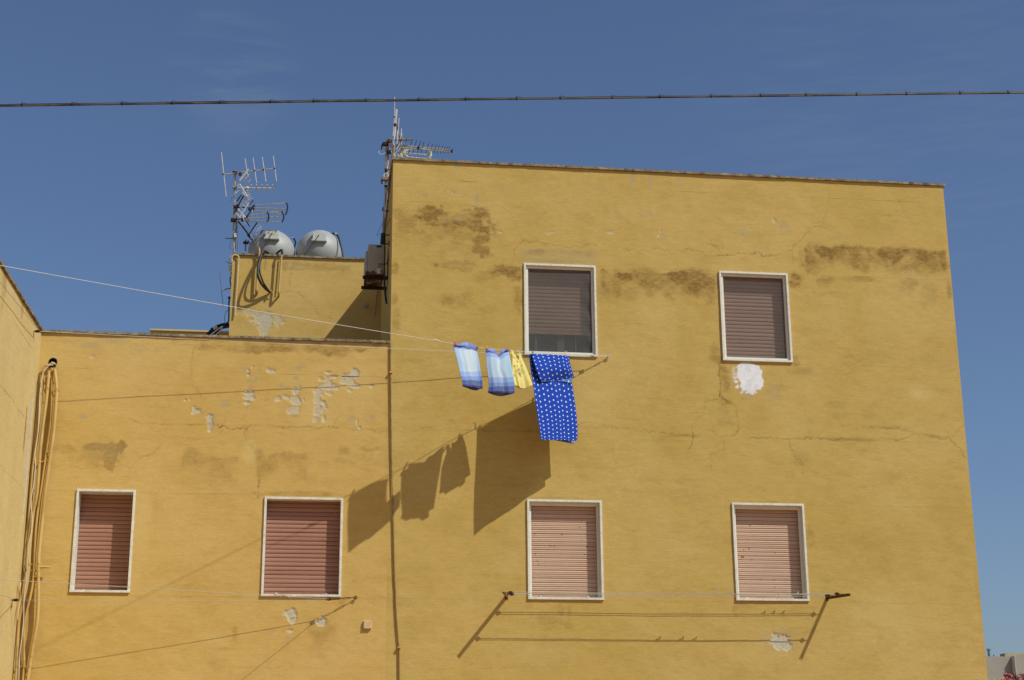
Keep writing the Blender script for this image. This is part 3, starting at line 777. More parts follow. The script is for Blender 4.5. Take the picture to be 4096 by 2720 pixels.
for a in ((245, 1150, 75, 45, .38), (970, 1190, 55, 80, .36), (1860, 1135, 70, 45, .36), (2170, 1110, 120, 28, .34), (1830, 1250, 70, 50, .2), (450, 1300, 300, 120, .14), (1280, 1250, 220, 60, .16), (1500, 1440, 260, 50, .12), (330, 1480, 240, 60, .12)):
    mk.blob('stain', zlw, *a[:4], amt=a[4], soft=.45, warp=.55)
mk.blob('stain', zB, 680, 45, 145, 28, .58, .12, .35).blob('stain', zB, 720, 105, 50, 95, .55, .12, .4).blob('stain', zB, 790, 40, 35, 40, .7, .15, .4).blob('scuff', zB, 700, 70, 110, 60, .22, .4, .4).blob('stain', zB, 620, 100, 150, 70, .28, .5).blob('stain', zB, 420, 60, 90, 30, .35, .5)
mk.blob('stain', zB, 1250, 80, 55, 30, .3, .35).blob('stain', zB, 800, 40, 40, 8, .5, .3)
P_W = ((262, 672, 14, 18), (285, 705, 40, 26), (250, 725, 18, 12), (430, 775, 34, 30), (430, 850, 26, 60), (425, 915, 20, 25), (842, 300, 15, 40), (882, 235, 12, 16), (1090, 280, 42, 24), (1060, 262, 14, 20), (850, 520, 45, 45), (850, 560, 55, 26),
       (820, 620, 36, 22), (1345, 500, 42, 55), (1350, 590, 58, 70), (1330, 690, 66, 50), (1170, 575, 34, 30), (1245, 552, 38, 22), (1710, 292, 38, 13), (1762, 335, 25, 20), (1610, 372, 24, 28), (1700, 400, 40, 55), (1690, 450, 110, 48),
       (1985, 285, 52, 40), (1930, 330, 65, 36), (1920, 400, 65, 50), (1985, 440, 55, 26), (1600, 500, 52, 40), (1580, 590, 42, 75), (1590, 700, 52, 65), (1660, 660, 36, 50), (1565, 795, 25, 30), (1655, 790, 20, 34), (1705, 512, 52, 24), (1930, 482, 35, 16),
       (2008, 822, 15, 30), (2030, 888, 22, 26), (2010, 915, 20, 8), (160, 588, 15, 13), (212, 582, 8, 10), (2168, 442, 14, 14))
_r = random.Random(17)
for a in P_W: mk.blob('peel', zlw, *a, amt=_r.uniform(.65, .95), soft=_r.uniform(.08, .22), warp=.45)
for a in ((490, 460, 15, 26), (510, 545, 12, 15), (430, 612, 14, 15), (605, 632, 50, 30), (1200, 430, 20, 32), (860, 462, 26, 22), (1242, 456, 15, 16), (1960, 790, 40, 24), (2172, 780, 30, 24), (962, 265, 14, 40), (1390, 245, 28, 30), (1442, 232, 22, 12),
          (1355, 352, 26, 24), (925, 372, 20, 24), (350, 720, 30, 18), (450, 790, 40, 60), (1345, 755, 48, 24), (830, 670, 18, 26), (780, 250, 30, 15), (1030, 590, 24, 22), (990, 360, 10, 30), (1590, 800, 40, 30), (735, 620, 24, 12), (565, 630, 18, 28), (2110, 820, 20, 20), (850, 360, 18, 40)):
    mk.blob('scuff', zlw, *a, amt=.85, soft=.3, warp=.5)
mk.blob('scuff', zA, 690, 820, 70, 30, .55, .4, .7).blob('scuff', zA, 655, 1384, 40, 18, .9, .2, .3).blob('peel', zA, 722, 916, 26, 14, .5, .3, .5).blob('scuff', zA, 900, 780, 90, 40, .35, .5, .8).blob('scuff', zA, 1110, 840, 60, 30, .35, .5, .8).blob('scuff', zA, 1240, 870, 30, 10, .4, .5)
mk.blob('peel', z2, 690, 1060, 46, 45, 1, .08, .3).blob('peel', z2, 712, 1110, 34, 30, 1, .08, .3).blob('peel', z2, 692, 1190, 28, 14, .8, .2, .5).blob('peel', z2, 926, 1125, 38, 34, 1, .08, .25).blob('scuff', z2, 670, 1260, 18, 40, .5, .4, .7).blob('scuff', z2, 545, 1190, 30, 14, .4, .4, .7)
mk.blob('stain', z2, 930, 1200, 90, 120, .30, .5).blob('stain', z2, 265, 1215, 22, 60, .28, .5).blob('stain', z2, 790, 145, 300, 20, .45, .4).blob('stain', z2, 200, 1330, 110, 12, .25, .5).blob('stain', z2, 1085, 975, 25, 25, .4, .4)
for i in range(40):
    mk.blob('stain', zid, random.uniform(200, 1560), random.uniform(1750, 2720), random.uniform(20, 110), random.uniform(6, 30), random.uniform(.04, .14), .6, .7)
for i in range(20):
    mk.blob('pale', zid, random.uniform(200, 1500), random.uniform(1380, 2700), random.uniform(40, 140), random.uniform(20, 80), random.uniform(.08, .25), .7, .6)
mk.blob('pale', zB, 930, 560, 60, 260, .32, .5, .3).blob('pale', zlw, 860, 1150, 80, 120, .4, .4, .3)
mk.crack(zlw, [(-450, 800), (-300, 830), (-150, 850), (0, 860), (80, 850), (180, 845), (210, 862), (290, 845), (330, 852), (420, 835), (500, 850)], .5).crack(zlw, [(500, 850), (535, 885), (575, 865), (620, 890), (690, 912), (790, 890), (820, 910), (840, 870)], 1.0, 1.1)
mk.crack(zlw, [(840, 870), (880, 855), (1000, 860), (1080, 875), (1150, 865), (1250, 888), (1280, 865), (1350, 885), (1500, 875), (1600, 892), (1650, 870), (1750, 875), (1900, 895), (1990, 920), (2130, 905), (2200, 935), (2361, 935)], .6)
mk.crack(zlw, [(270, -60), (270, 20), (240, 100), (235, 200), (245, 290), (230, 340), (240, 430), (290, 490), (330, 550)], .45).crack(zlw, [(805, 910), (805, 1000), (850, 1070), (920, 1165)], .4).crack(zlw, [(0, 995), (180, 995), (320, 1020), (430, 1000), (520, 965), (580, 890)], .35)
mk.crack(zlw, [(1000, 1170), (1030, 1280), (1110, 1350)], .3).crack(zlw, [(950, 1375), (965, 1390), (950, 1560), (945, 1640)], .7, 1.5).crack(zlw, [(1750, 870), (1770, 800), (1825, 760)], .35).crack(zlw, [(590, 870), (595, 740)], .25)
mk.crack(zB, [(500, 180), (640, 175), (770, 165), (840, 165), (860, 180), (920, 110), (1000, 80), (1060, 10)], .4)
mk.crack(z2, [(300, 1475), (450, 1465), (520, 1470), (560, 1478), (650, 1450)], .35)
LINES = [5.303, 3.993, 6.215, 7.285, 8.60]
for z in LINES: mk.line(z, .45)

# front of the tall block: fine from below the picture to the roof, plain below that
grid_wall('front_wall', (0, 0, 0), (1, 0, 0), XM, XE, 2.7, ZT - CT, 0.0115, [op[k] for k in ('um', 'ur', 'lm', 'lr')], mk, 'ochre', tall, (0, 1, 0))
D = 9.0
b = MB(); b.quad((XM, 0, 0), (XE, 0, 0), (XE, 0, 2.7), (XM, 0, 2.7)); b.build('base_wall', 'ochre', tall)
b = MB(); b.quad((XM + K * D, D, 0), (XM, 0, 0), (XM, 0, ZT - CT), (XM + K * D, D, ZT - CT)); b.build('left_wall', 'ochre_warm', tall)
b = MB(); b.quad((XE, 0, 0), (XE + K * D, D, 0), (XE + K * D, D, ZT - CT), (XE, 0, ZT - CT)).quad((XE + K * D, D, 0), (XM + K * D, D, 0), (XM + K * D, D, ZT - CT), (XE + K * D, D, ZT - CT)); b.build('rear_wall', 'ochre', tall)
b = MB(); b.quad((XM, 0.0, ZT - .3), (XE, 0.0, ZT - .3), (XE + K * D, D, ZT - .3), (XM + K * D, D, ZT - .3))
for k in (0.25,): b.quad((XM + k, k, ZT - .3), (XE - k, k, ZT - .3), (XE - k, k, ZT - CT), (XM + k, k, ZT - CT))
b.build('roof', 'roof', tall)
hole = at(*zp5(537, 172), 0)
grid_wall('front_wall', (0, 0, 0), (1, 0, 0), XL, XM, 2.7, ZLW - CT, 0.0115, [op['w1'], op['w2'], ('circ', hole.x, hole.z, 0.05)], mk, 'ochre_warm', lowb, (0, 1, 0))
b = MB(); b.quad((XL, 0, 0), (XM, 0, 0), (XM, 0, 2.7), (XL, 0, 2.7)); b.build('base_wall', 'ochre_warm', lowb)
b = MB(); b.quad((XL - 2, 0.0, ZLW - .5), (XM, 0.0, ZLW - .5), (XM + K * 12, 12, ZLW - .5), (XL - 2, 12, ZLW - .5)).quad((XL, .25, ZLW - .5), (XM, .25, ZLW - .5), (XM, .25, ZLW - CT), (XL, .25, ZLW - CT))
b.build('roof', 'roof', lowb)


def coping(parent, a, b, z, over=0.028, depth=0.30, wl=(0.8, 1.2), seed=1):
    "weathered stone slabs laid end to end along a parapet from a to b (xy), overhanging on the outer side"
    rnd = random.Random(seed); a, b_ = Vector((*a, 0)), Vector((*b, 0)); d = (b_ - a); Ln = d.length; d.normalize(); n = Vector((d.y, -d.x, 0))
    o = MB(); s = 0
    while s < Ln - 1e-3:
        e = min(s + rnd.uniform(*wl), Ln)
        if Ln - e < 0.35: e = Ln
        ov = over + rnd.uniform(-.003, .003); dz = rnd.uniform(-.0015, .0015); m_ = max(2, int((e - s) / 0.09))
        base = len(o.v)
        for i in range(m_ + 1):
            q = a + d * (s + 0.0015 + (e - s - 0.003) * i / m_); j1, j2 = rnd.uniform(-.0018, .0018), rnd.uniform(-.0018, .0018)
            for (off, zz) in ((ov + j1, z - CT + .0005 + abs(j2)), (ov + j1 * .6, z + dz + j2 * .6), (-depth, z + dz), (-depth, z - CT + .0005)):
                p = q + n * off; o.v.append(Vector((p.x, p.y, zz)))
        for i in range(m_):
            for k in range(4):
                o.f.append((base + i * 4 + k, base + i * 4 + (k + 1) % 4, base + i * 4 + 4 + (k + 1) % 4, base + i * 4 + 4 + k)[::-1])
        o.f.append(tuple(base + k for k in range(4))); o.f.append(tuple(base + m_ * 4 + k for k in reversed(range(4))))
        s = e
    return o.build('coping', 'coping', parent)


coping(tall, (XM - 0.02, 0), (XE + .03, 0), ZT, seed=3)
coping(lowb, (XL, 0), (XM, 0), ZLW, seed=5)
coping(tall, (XM + K * D, D), (XM, 0.31), ZT, over=0.02, seed=13)

# side wing: wall faces +x, slightly skewed
sw = Vector((-K, -1, 0)).normalized()


def sidemap(u, v):
    p = at_skew(u, v, XL, K); return -p.y / -sw.y * 1.0 if False else (Vector((p.x - XL, p.y, 0)).dot(sw)), p.z


ms = Marks(sidemap)
ms.blob('peel', zp5, 283, 1060, 15, 130, .9, .1, .3).blob('peel', zp5, 266, 1220, 11, 80, .8, .15, .3).blob('stain', zp5, 258, 840, 8, 45, .8, .3).blob('stain', zp5, 300, 905, 10, 18, 1, .2)
ms.blob('stain', zA, 40, 240, 20, 60, .5, .5).blob('stain', zA, 180, 500, 12, 30, .5, .5)
ms.crack(zA, [(0, 1140), (30, 1180), (60, 1215), (100, 1245), (125, 1310), (165, 1345), (188, 1390)], .7).crack(zp5, [(0, 1235), (120, 1340), (245, 1465)], .4)
for i in range(14): ms.blob('stain', zid, random.uniform(-100, 140), random.uniform(1300, 2700), random.uniform(6, 14), random.uniform(30, 120), random.uniform(.05, .16), .6, .7)
for i in range(14): ms.blob('pale', zid, random.uniform(-100, 140), random.uniform(1300, 2700), random.uniform(8, 20), random.uniform(30, 120), random.uniform(.1, .3), .6, .7)
grid_wall('street_wall', (XL, 0, 0), tuple(sw), 0, 6.0, 2.7, ZLW - CT, 0.016, [], ms, 'ochre_pale', side, (-1, K, 0))
e6 = Vector((XL, 0, 0)) + sw * 6.0
b = MB(); b.quad((XL, 0, 0), (XL, 0, 2.7), (e6.x, e6.y, 2.7), (e6.x, e6.y, 0)); b.build('base_wall', 'ochre_pale', side)
b = MB(); b.quad((e6.x, e6.y, 0), (e6.x, e6.y, ZLW - CT), (e6.x - 5, e6.y, ZLW - CT), (e6.x - 5, e6.y, 0)).quad((e6.x - 5, e6.y, ZLW - .4), (e6.x, e6.y, ZLW - .4), (XL, 0, ZLW - .4), (XL - 5, 0, ZLW - .4)); b.build('rear_wall', 'ochre_pale', side)
coping(side, (e6.x, e6.y), (XL, -.031), ZLW + .001, over=0.028, seed=9)

# ------------------------------------------------------------------ windows


def slat_sheet(x0, x1, z0, z1, y, pitch, ribs, depth):
    "rolling shutter curtain: one continuous profiled sheet with UV = (metres along, slat number)"
    prof = []
    n = int((z1 - z0) / pitch) + 1; rs = random.Random(int(x0 * 100))
    for i in range(n):
        zb = z0 + i * pitch + rs.uniform(-.0018, .0018); jy, jt = rs.uniform(-.0015, .0015), rs.uniform(-.10, .10)
        if ribs == 1:
            pts = [(0.0, 0.9), (0.06, 0.9), (0.13, 0.0), (0.40, -0.35), (0.70, -0.2), (0.93, 0.15), (0.985, 0.9)]
        else:
            pts = [(0.0, 1.0), (0.07, 1.0), (0.14, 0.1), (0.26, -.3), (0.38, -.25), (0.46, .45), (0.54, .45), (0.60, -.1), (0.74, -.35), (0.88, -.1), (0.985, 1.0)]
        for t, d in pts:
            z = zb + t * pitch
            if z < z1: prof.append((z, y + (d + jt * (t - .5) * 3) * depth + jy, i + t))
    V, Fc, UV = [], [], []
    for z, yy, c in prof:
        V += [(x0, yy, z), (x1, yy, z)]; UV += [(0, c), (x1 - x0, c)]
    for i in range(len(prof) - 1): Fc.append((2 * i, 2 * i + 1, 2 * i + 3, 2 * i + 2))
    return V, Fc, UV


def add_uv_mesh(name, V, Fc, UV, mat, parent, smooth=False, solid=0.0):
    me = bpy.data.meshes.new(name); off = wloc(parent) if parent else Vector((0, 0, 0))
    me.from_pydata([tuple(Vector(p) - off) for p in V], [], Fc)
    ul = me.uv_layers.new(name='UVMap')
    for lp in me.loops: ul.data[lp.index].uv = UV[lp.vertex_index]
    me.materials.append(M[mat]); me.update()
    if smooth: me.polygons.foreach_set('use_smooth', [True] * len(me.polygons))
    o = bpy.data.objects.new(name, me); COL.objects.link(o)
    if parent: o.parent = parent; ORG[o.name] = off
    if solid:
        s = o.modifiers.new('thickness', 'SOLIDIFY'); s.thickness = solid; s.offset = 0
    return o


def window(key, bld, depth, pitch, ribs, mat, label, alum=False, screen=False, raised=None):
    x0, x1, z0, z1 = WIN[key]; T = 0.029; f = -0.024; back = depth + 0.09
    fr = MB()
    # jambs run between head and sill
    fr.box((x0, f, z1 - T), (x1, back, z1)).box((x0 - .002, f - .003, z0), (x1 + .002, back, z0 + T)).box((x0, f, z0 + T), (x0 + T, back, z1 - T)).box((x1 - T, f, z0 + T), (x1, back, z1 - T))
    w = fr.build('window', 'marble', bld, bevel=0.002); w['label'] = label
    X0, X1, Z0, Z1 = x0 + T, x1 - T, z0 + T, z1 - T
    if alum:
        t = 0.034; ya, yb = 0.012, 0.05
        if not screen: ya, yb = 0.05, 0.075
        g = MB(); tt = t * (1.25 if not screen else 1.0)
        g.box((X0, ya, Z1 - tt), (X1, yb, Z1)).box((X0, ya, Z0 + (t * .9 if screen else 0)), (X0 + t, yb, Z1 - tt)).box((X1 - t, ya, Z0 + (t * .9 if screen else 0)), (X1, yb, Z1 - tt))
        if screen: g.box((X0, ya - .006, Z0), (X1, yb, Z0 + t * .9))
        g.build('inner_frame', 'alum', w, bevel=0.002)
    if screen:
        n1, n2 = 26, 34; V, Fc, UV = [], [], []
        for i in range(n1 + 1):
            for j in range(n2 + 1):
                a, c = i / n1, j / n2
                wob = 0.006 * math.sin(9 * c + 3 * a) * a if key == 'um' else 0.0015 * math.sin(5 * c)
                if key == 'um': wob += 0.010 * math.exp(-((a - .93) / .06) ** 2) * math.sin(c * 26) * (1 - .3 * c)
                V.append((X0 + .03 + (X1 - X0 - .06) * a, 0.032 + wob, Z0 + .028 + (Z1 - Z0 - .058) * c)); UV.append((a, c))
        for i in range(n1):
            for j in range(n2):
                q = i * (n2 + 1) + j; Fc.append((q, q + n2 + 1, q + n2 + 2, q + 1))
        add_uv_mesh('insect_screen', V, Fc, UV, 'screen_' + key, w, True)
    zb = Z0 + (raised or 0.0)
    V, Fc, UV = slat_sheet(X0 + .002, X1 - .002, zb + 0.045, Z1, depth, pitch, ribs, 0.008)
    sh = add_uv_mesh('shutter', V, Fc, UV, mat, w)
    bb = MB(); bb.box((X0 + .004, depth - .007, zb + .004), (X1 - .004, depth + .006, zb + 0.045)); bb.build('bottom_bar', {'shut_red': 'bar_red', 'shut_pink': 'bar_pink', 'shut_screened': 'bar_screened'}[mat], w, bevel=.002)
    for k in (0.17, 0.84):
        st = MB(); c = (X0 + (X1 - X0) * k, depth - .008, zb + .026); st.tube([(c[0], c[1] + .004, c[2]), (c[0], c[1] - .008, c[2])], .010, 10); st.build('stopper', 'whitebox', w)
    bx = MB()
    if raised:
        yb2 = depth + .06
        for (a, c) in ((0.0, .05), (.15, .185), (.48, .585), (.74, .76), (.95, 1.0)): MB().box((X0 + (X1 - X0) * a, yb2 - .02, Z0), (X0 + (X1 - X0) * c, yb2, zb + .1)).build('sash_bar', 'sashgrey', w)
        bx.quad((X0, yb2 + .01, Z0), (X1, yb2 + .01, Z0), (X1, yb2 + .01, Z1), (X0, yb2 + .01, Z1)); bx.build('pane', 'glass', w)
    else:
        bx.quad((X0, back - .01, Z0), (X1, back - .01, Z0), (X1, back - .01, Z1), (X0, back - .01, Z1)); bx.build('pane', 'interior', w)  # dark sheet standing in for the unlit room, no glass
    if mat == 'shut_pink':
        rnd = random.Random(key)
        spots = {'lm': ((1175, 308), (803, 363), (1028, 367), (932, 465), (964, 466), (810, 525), (1215, 530), (826, 584), (838, 613), (1232, 462), (1236, 472), (886, 205)), 'lr': ((517, 290), (466, 490), (508, 483), (725, 519), (532, 575), (603, 739), (716, 740), (722, 803), (877, 232))}[key]
        zz = zlm if key == 'lm' else zlr
        for sx, sy in spots:
            p = at(*zz(sx, sy), depth - .005); MB().tube([(p.x, depth - .0045, p.z), (p.x, depth + .004, p.z)], rnd.uniform(.004, .0065), 8).build('puncture_hole', 'rubber', w)
        if key == 'lr':
            p = at(*zz(455, 553), depth - .0045); d = MB(); d.ball((p.x, depth - .001, p.z), (.026, .004, .009), 10, 6); d.build('rust_spot', 'rustspot', w)
    return w


M['bar_red'] = simple('red brown shutter bar', (0.33, 0.15, 0.085), scale=8, rough=.55)
M['bar_pink'] = simple('faded pink shutter bar', (0.50, 0.31, 0.17), scale=8, rough=.55)
M['bar_screened'] = simple('pink shutter bar', (0.50, 0.32, 0.23), scale=8, rough=.55)
M['sashgrey'] = simple('grey window sash', (0.16, 0.17, 0.17), rough=.5)
M['rustspot'] = simple('orange rust', (0.42, 0.15, 0.03), rough=.9)
window('w1', lowb, 0.205, 0.0545, 1, 'shut_red', 'narrower window beside the pipes, red brown shutter closed')
window('w2', lowb, 0.130, 0.0545, 1, 'shut_red', 'wider window left of the wall cable, red brown shutter closed')
window('um', tall, 0.130, 0.0545, 1, 'shut_screened', 'window above the washing, wavy insect screen, shutter raised a little', True, True, 0.31)
window('ur', tall, 0.130, 0.0545, 1, 'shut_screened', 'upper window above the white plaster patch, insect screen, shutter down', True, True)
window('lm', tall, 0.120, 0.0535, 2, 'shut_pink', 'window below the polka dot sheet, faded pink shutter with holes', True)
window('lr', tall, 0.128, 0.0535, 2, 'shut_pink', 'window at the right end of the drying rack, faded pink shutter with rust spot', True)

# ------------------------------------------------------------------ rooftop block, kerb behind
YB = 4.7
bl, br_ = at(*zBlk(240, 866), YB), at(*zBlk(1235, 890), YB)
ZB = at(*zBlk(700, 868), YB).z + .012
xb0 = (at(*zBlk(240, 860), YB).x + at(*zBlk(220, 1455), YB).x) / 2; xb1 = XM + K * YB
blk = thing('rooftop_block', 'small yellow block on the lower roof, carrying the two grey tanks', 'building', ((xb0 + xb1) / 2, YB, 6.9))


def blkmap(u, v): p = at(u, v, YB); return p.x, p.z


mb = Marks(blkmap)
mb.blob('peel', zBlk, 470, 1340, 95, 55, .85, .25, .45).blob('peel', zBlk, 440, 1295, 130, 28, .55, .4, .5).blob('peel', zBlk, 480, 1420, 35, 45, .8, .25, .4).blob('peel', zBlk, 585, 1350, 38, 40, .6, .35, .5)
mb.blob('stain', zt, 1250, 800, 260, 80, .38, .25, .6).blob('stain', zt, 1800, 820, 350, 70, .34, .4, .5).blob('pale', zt, 1130, 790, 60, 40, .8, .2, .5).blob('pale', zt, 1290, 820, 80, 30, .8, .2, .5).blob('stain', zt, 700, 780, 30, 70, .4, .5).blob('stain', zt, 830, 820, 30, 30, .4, .5).blob('stain', zt, 1050, 830, 50, 60, .4, .3)
mb.blob('scuff', zt, 790, 890, 12, 25, .8, .3).blob('stain', zt, 420, 720, 30, 12, .4, .5).blob('scuff', zBlk, 240, 1200, 20, 90, .35, .5).blob('stain', zt, 1595, 775, 10, 10, 1, .2)
mb.crack(zt, [(715, 670), (690, 780), (700, 880), (690, 960)], .5).crack(zt, [(1170, 800), (1150, 950), (1115, 1050), (1125, 1220)], .35).crack(zt, [(860, 1250), (970, 1270), (1050, 1240), (1130, 1245), (1270, 1270), (1330, 1310), (1400, 1420), (1530, 1480), (1590, 1560)], .55).crack(zBlk, [(860, 1260), (890, 1310), (960, 1315), (985, 1340)], .5)
grid_wall('wall', (0, YB, 0), (1, 0, 0), xb0, xb1, 6.9, ZB - CT, 0.014, [], mb, 'ochre_warm', blk, (0, 1, 0))
b = MB(); b.quad((xb0 + .06, YB + 3, 6.9), (xb0, YB, 6.9), (xb0, YB, ZB - CT), (xb0 + .06, YB + 3, ZB - CT)).quad((xb0, YB, ZB - CT - .01), (xb1, YB, ZB - CT - .01), (xb1, YB + 3, ZB - CT - .01), (xb0, YB + 3, ZB - CT - .01)); b.build('left_wall', 'ochre_warm', blk)
coping(blk, (xb0 - .01, YB), (xb1, YB), ZB, over=.03, seed=21)

YK = 7.5
k0, k1 = at(607, 1316, YK), at(925, 1322, YK)
kb = thing('roof_kerb', 'low yellow kerb on the flat roof behind the cable bundle', 'wall', ((k0.x + k1.x) / 2, YK, 6.9))
MB().box((k0.x, YK, 6.9), (k1.x, YK + .25, k0.z - .03)).build('wall', 'ochre_warm', kb)
MB().box((k0.x - .03, YK - .03, k0.z - .0295), (k1.x, YK + .27, k0.z)).build('coping', 'ochre_pale', kb)

# ------------------------------------------------------------------ water tanks
YT = YB + 0.62


def tank(cu, label, lidl, label_at, stick):
    s = 6191.86 / ((at(cu, 1015, YT) - Vector(CAM)).dot(Vector(FF)))       # pixels per metre there
    c = at(cu, 1013, YT); r = 93.0 / s
    t = thing('water_tank', label, 'water tank', (c.x, c.y, c.z - r), 'grey tanks on the rooftop block')
    b = MB(); seg, rg = 48, 30
    for j in range(rg + 1):
        th = pi * j / rg; z = math.cos(th); rr = math.sin(th)
        for i in range(seg):
            ph = 2 * pi * i / seg
            k = 1 + 0.006 * math.cos(ph * 8) * math.sin(th) ** 2
            b.v.append(c + Vector((r * rr * k * math.cos(ph), r * rr * k * math.sin(ph), r * z * (1.0 if z > 0 else 0.95))))
    for j in range(rg):
        for i in range(seg): b.f.append((j * seg + i, (j + 1) * seg + i, (j + 1) * seg + (i + 1) % seg, j * seg + (i + 1) % seg))
    b.build('shell', 'tank', t, True)
    # raised inspection lid: a box that stands out of the upper front of the sphere
    l0, l1 = at(*zt(lidl[0], lidl[1]), YT - .42), at(*zt(lidl[2], lidl[3]), YT - .42)
    b = MB(); x0, x1, zt_, zb_ = l0.x, l1.x, l0.z, l1.z
    yf = YT - .42
    b.v += [Vector(p) for p in ((x0, yf - .02, zb_ + .02), (x1, yf - .02, zb_ + .02), (x1, yf + .01, zt_), (x0, yf + .01, zt_), (x0, yf + .34, zb_ + .02), (x1, yf + .34, zb_ + .02), (x1, yf + .40, zt_ - .01), (x0, yf + .40, zt_ - .01))]
    b.f += [(0, 1, 2, 3), (1, 5, 6, 2), (4, 0, 3, 7), (3, 2, 6, 7), (0, 4, 5, 1)]
    lid = b.build('lid', 'tank_lid', t, bevel=.006)
    b = MB(); b.box((x0 - .02, yf - .035, zb_ - .012), (x1 + .012, yf + .06, zb_ + .019)); b.build('lid_rim', 'whitebox' if False else 'tank_rim', t, bevel=.005)
    p0, p1 = at(*zt(*label_at[0]), yf - .002), at(*zt(*label_at[1]), yf - .002)
    MB().box((p0.x, yf - .012, p1.z), (p1.x, yf + .03, p0.z)).build('sticker', 'tank_label', lid)
    a, e = at(*zt(*stick[0]), yf - .02), at(*zt(*stick[1]), YB + .12)
    MB().tube([a, e], .0075, 8).build('strap_rod', 'cable_dark', t, True)
    # embossed panel on the shell
    q = at(*zt((lidl[0] + lidl[2]) / 2, lidl[3] + 52), YT)
    return t, c, r


M['tank_rim'] = simple('pale tank plastic', (0.47, 0.49, 0.48), scale=8, rough=.5)
T1, c1, r1 = tank(1086, 'grey spherical water tank nearer the antenna mast, behind the black hoses', (705, 168, 935, 335), ((770, 197), (875, 255)), ((820, 225), (635, 540)))
T2, c2, r2 = tank(1278, 'grey spherical water tank with a black pipe curving down over its shell', (1530, 203, 1760, 368), ((1582, 265), (1677, 322)), ((1640, 258), (1375, 620)))
# the black pipe belongs to the right tank
pts = [at(*zt(1765, 232), YT - .1), at(*zt(1840, 240), YT - .15), at(*zt(1930, 240), YT - .18), at(*zt(1965, 275), YT - .2), at(*zt(2010, 420), YT - .3), at(*zt(2045, 560), YT - .35), at(*zt(2055, 690), YT - .38)]
MB().tube(smoothpts(pts, 5), .017, 10).build('outlet_pipe', 'rubber', T2, True)
p = at(*zt(1935, 242), YT - .18); MB().tube([p + Vector((-.02, 0, .0)), p + Vector((.025, 0, -.012))], .024, 10).build('pipe_elbow', 'steel', T2, True)

# ------------------------------------------------------------------ pipes on the rooftop block


def pipe_thing(name, label, cat, pts, r, mat, group=None, parts=(), seg=10, n=5):
    P = smoothpts(pts, n)
    t = thing(name, label, cat, P[-1] if P[-1].z < P[0].z else P[0], group)
    MB().tube(P, r, seg).build('tube', mat, t, True)
    return t


yb = YB - .035
pipe_thing('conduit', 'thin pale conduit bent over the left edge of the rooftop block', 'pipe',
           [at(*zt(*p), yb) for p in ((120, 720), (120, 660), (135, 622), (165, 612), (205, 614), (235, 635), (238, 700), (225, 900), (205, 1200), (180, 1560), (172, 1680))], .012, 'pipe_pale', n=4)
t = pipe_thing('tap_pipe', 'short ochre pipe with a brass tap on top, on the rooftop block', 'pipe', [at(*zt(*p), yb - .03) for p in ((600, 540), (592, 660), (572, 850), (550, 1230))], .019, 'pipe')
a = at(*zt(596, 545), yb - .03); e = at(*zt(590, 460), yb - .03)
MB().tube([a, a.lerp(e, .35), a.lerp(e, .5), e], [.024, .022, .012, .004], 10).tube([a.lerp(e, .45) - Vector((.03, 0, 0)), a.lerp(e, .45) + Vector((.03, 0, 0))], .007, 8).build('brass_tap', 'brass', t, True)
e = at(*zt(550, 1235), yb - .03); MB().tube([e + Vector((0, 0, .03)), e - Vector((0, 0, .03)), e + Vector((-.0, .06, -.035))], .023, 10).build('pipe_elbow', 'pipe', t, True)
t = pipe_thing('riser_pipe', 'straight ochre pipe feeding a black elbow, right of the hoses', 'pipe', [at(*zt(*p), yb - .08) for p in ((990, 600), (985, 640), (962, 950), (935, 1270))], .0165, 'pipe')
e = at(*zt(935, 1275), yb - .08); MB().tube([e + Vector((0, 0, .02)), e, e + Vector((.0, .11, -.02))], .019, 10).build('pipe_elbow', 'pipe_dark', t, True)
MB().tube(smoothpts([at(*zt(*p), yb + o) for p, o in (((992, 600), -.08), ((995, 530), -.08), ((975, 525), -.03), ((925, 560), .06), ((885, 605), .14))], 4), .018, 10).build('black_elbow', 'rubber_green', t, True)
pipe_thing('riser_pipe', 'thinner ochre pipe hugging the wall beside the straight riser', 'pipe', [at(*zt(*p), YB - .03) for p in ((963, 660), (940, 950), (908, 1285))], .009, 'pipe')
h1 = [((800, 640), -.0 + .12), ((740, 570), .03), ((690, 545), -.06), ((640, 595), -.12), ((598, 720), -.2), ((572, 880), -.26), ((580, 1000), -.27), ((640, 1120), -.2), ((710, 1200), -.12), ((775, 1252), -.04)]
h2 = [((690, 560), .02), ((655, 615), -.05), ((618, 720), -.14), ((604, 850), -.2), ((622, 970), -.21), ((668, 1090), -.17), ((715, 1165), -.11), ((770, 1238), -.04)]
pipe_thing('hose', 'thick black hose bowing out in front of the rooftop block', 'hose', [at(*zt(*p), YB + o) for p, o in h1], .0195, 'rubber', 'black hoses below the tanks', n=6)
pipe_thing('hose', 'thinner black hose on the inner side of the thick bowed one', 'hose', [at(*zt(*p), YB + o) for p, o in h2], .014, 'rubber', 'black hoses below the tanks', n=6)
e = at(*zt(785, 1245), YB - .03)
t = thing('hose_bib', 'brass and ochre tap fitting where the black hoses end', 'tap', e)
MB().tube([e + Vector((0, .03, 0)), e + Vector((0, -.05, 0)), e + Vector((.03, -.06, -.02))], .017, 10).build('body', 'pipe', t, True)
MB().tube([e + Vector((-.01, -.04, .03)), e + Vector((.05, -.03, -.04))], .007, 8).build('lever', 'brass', t, True)
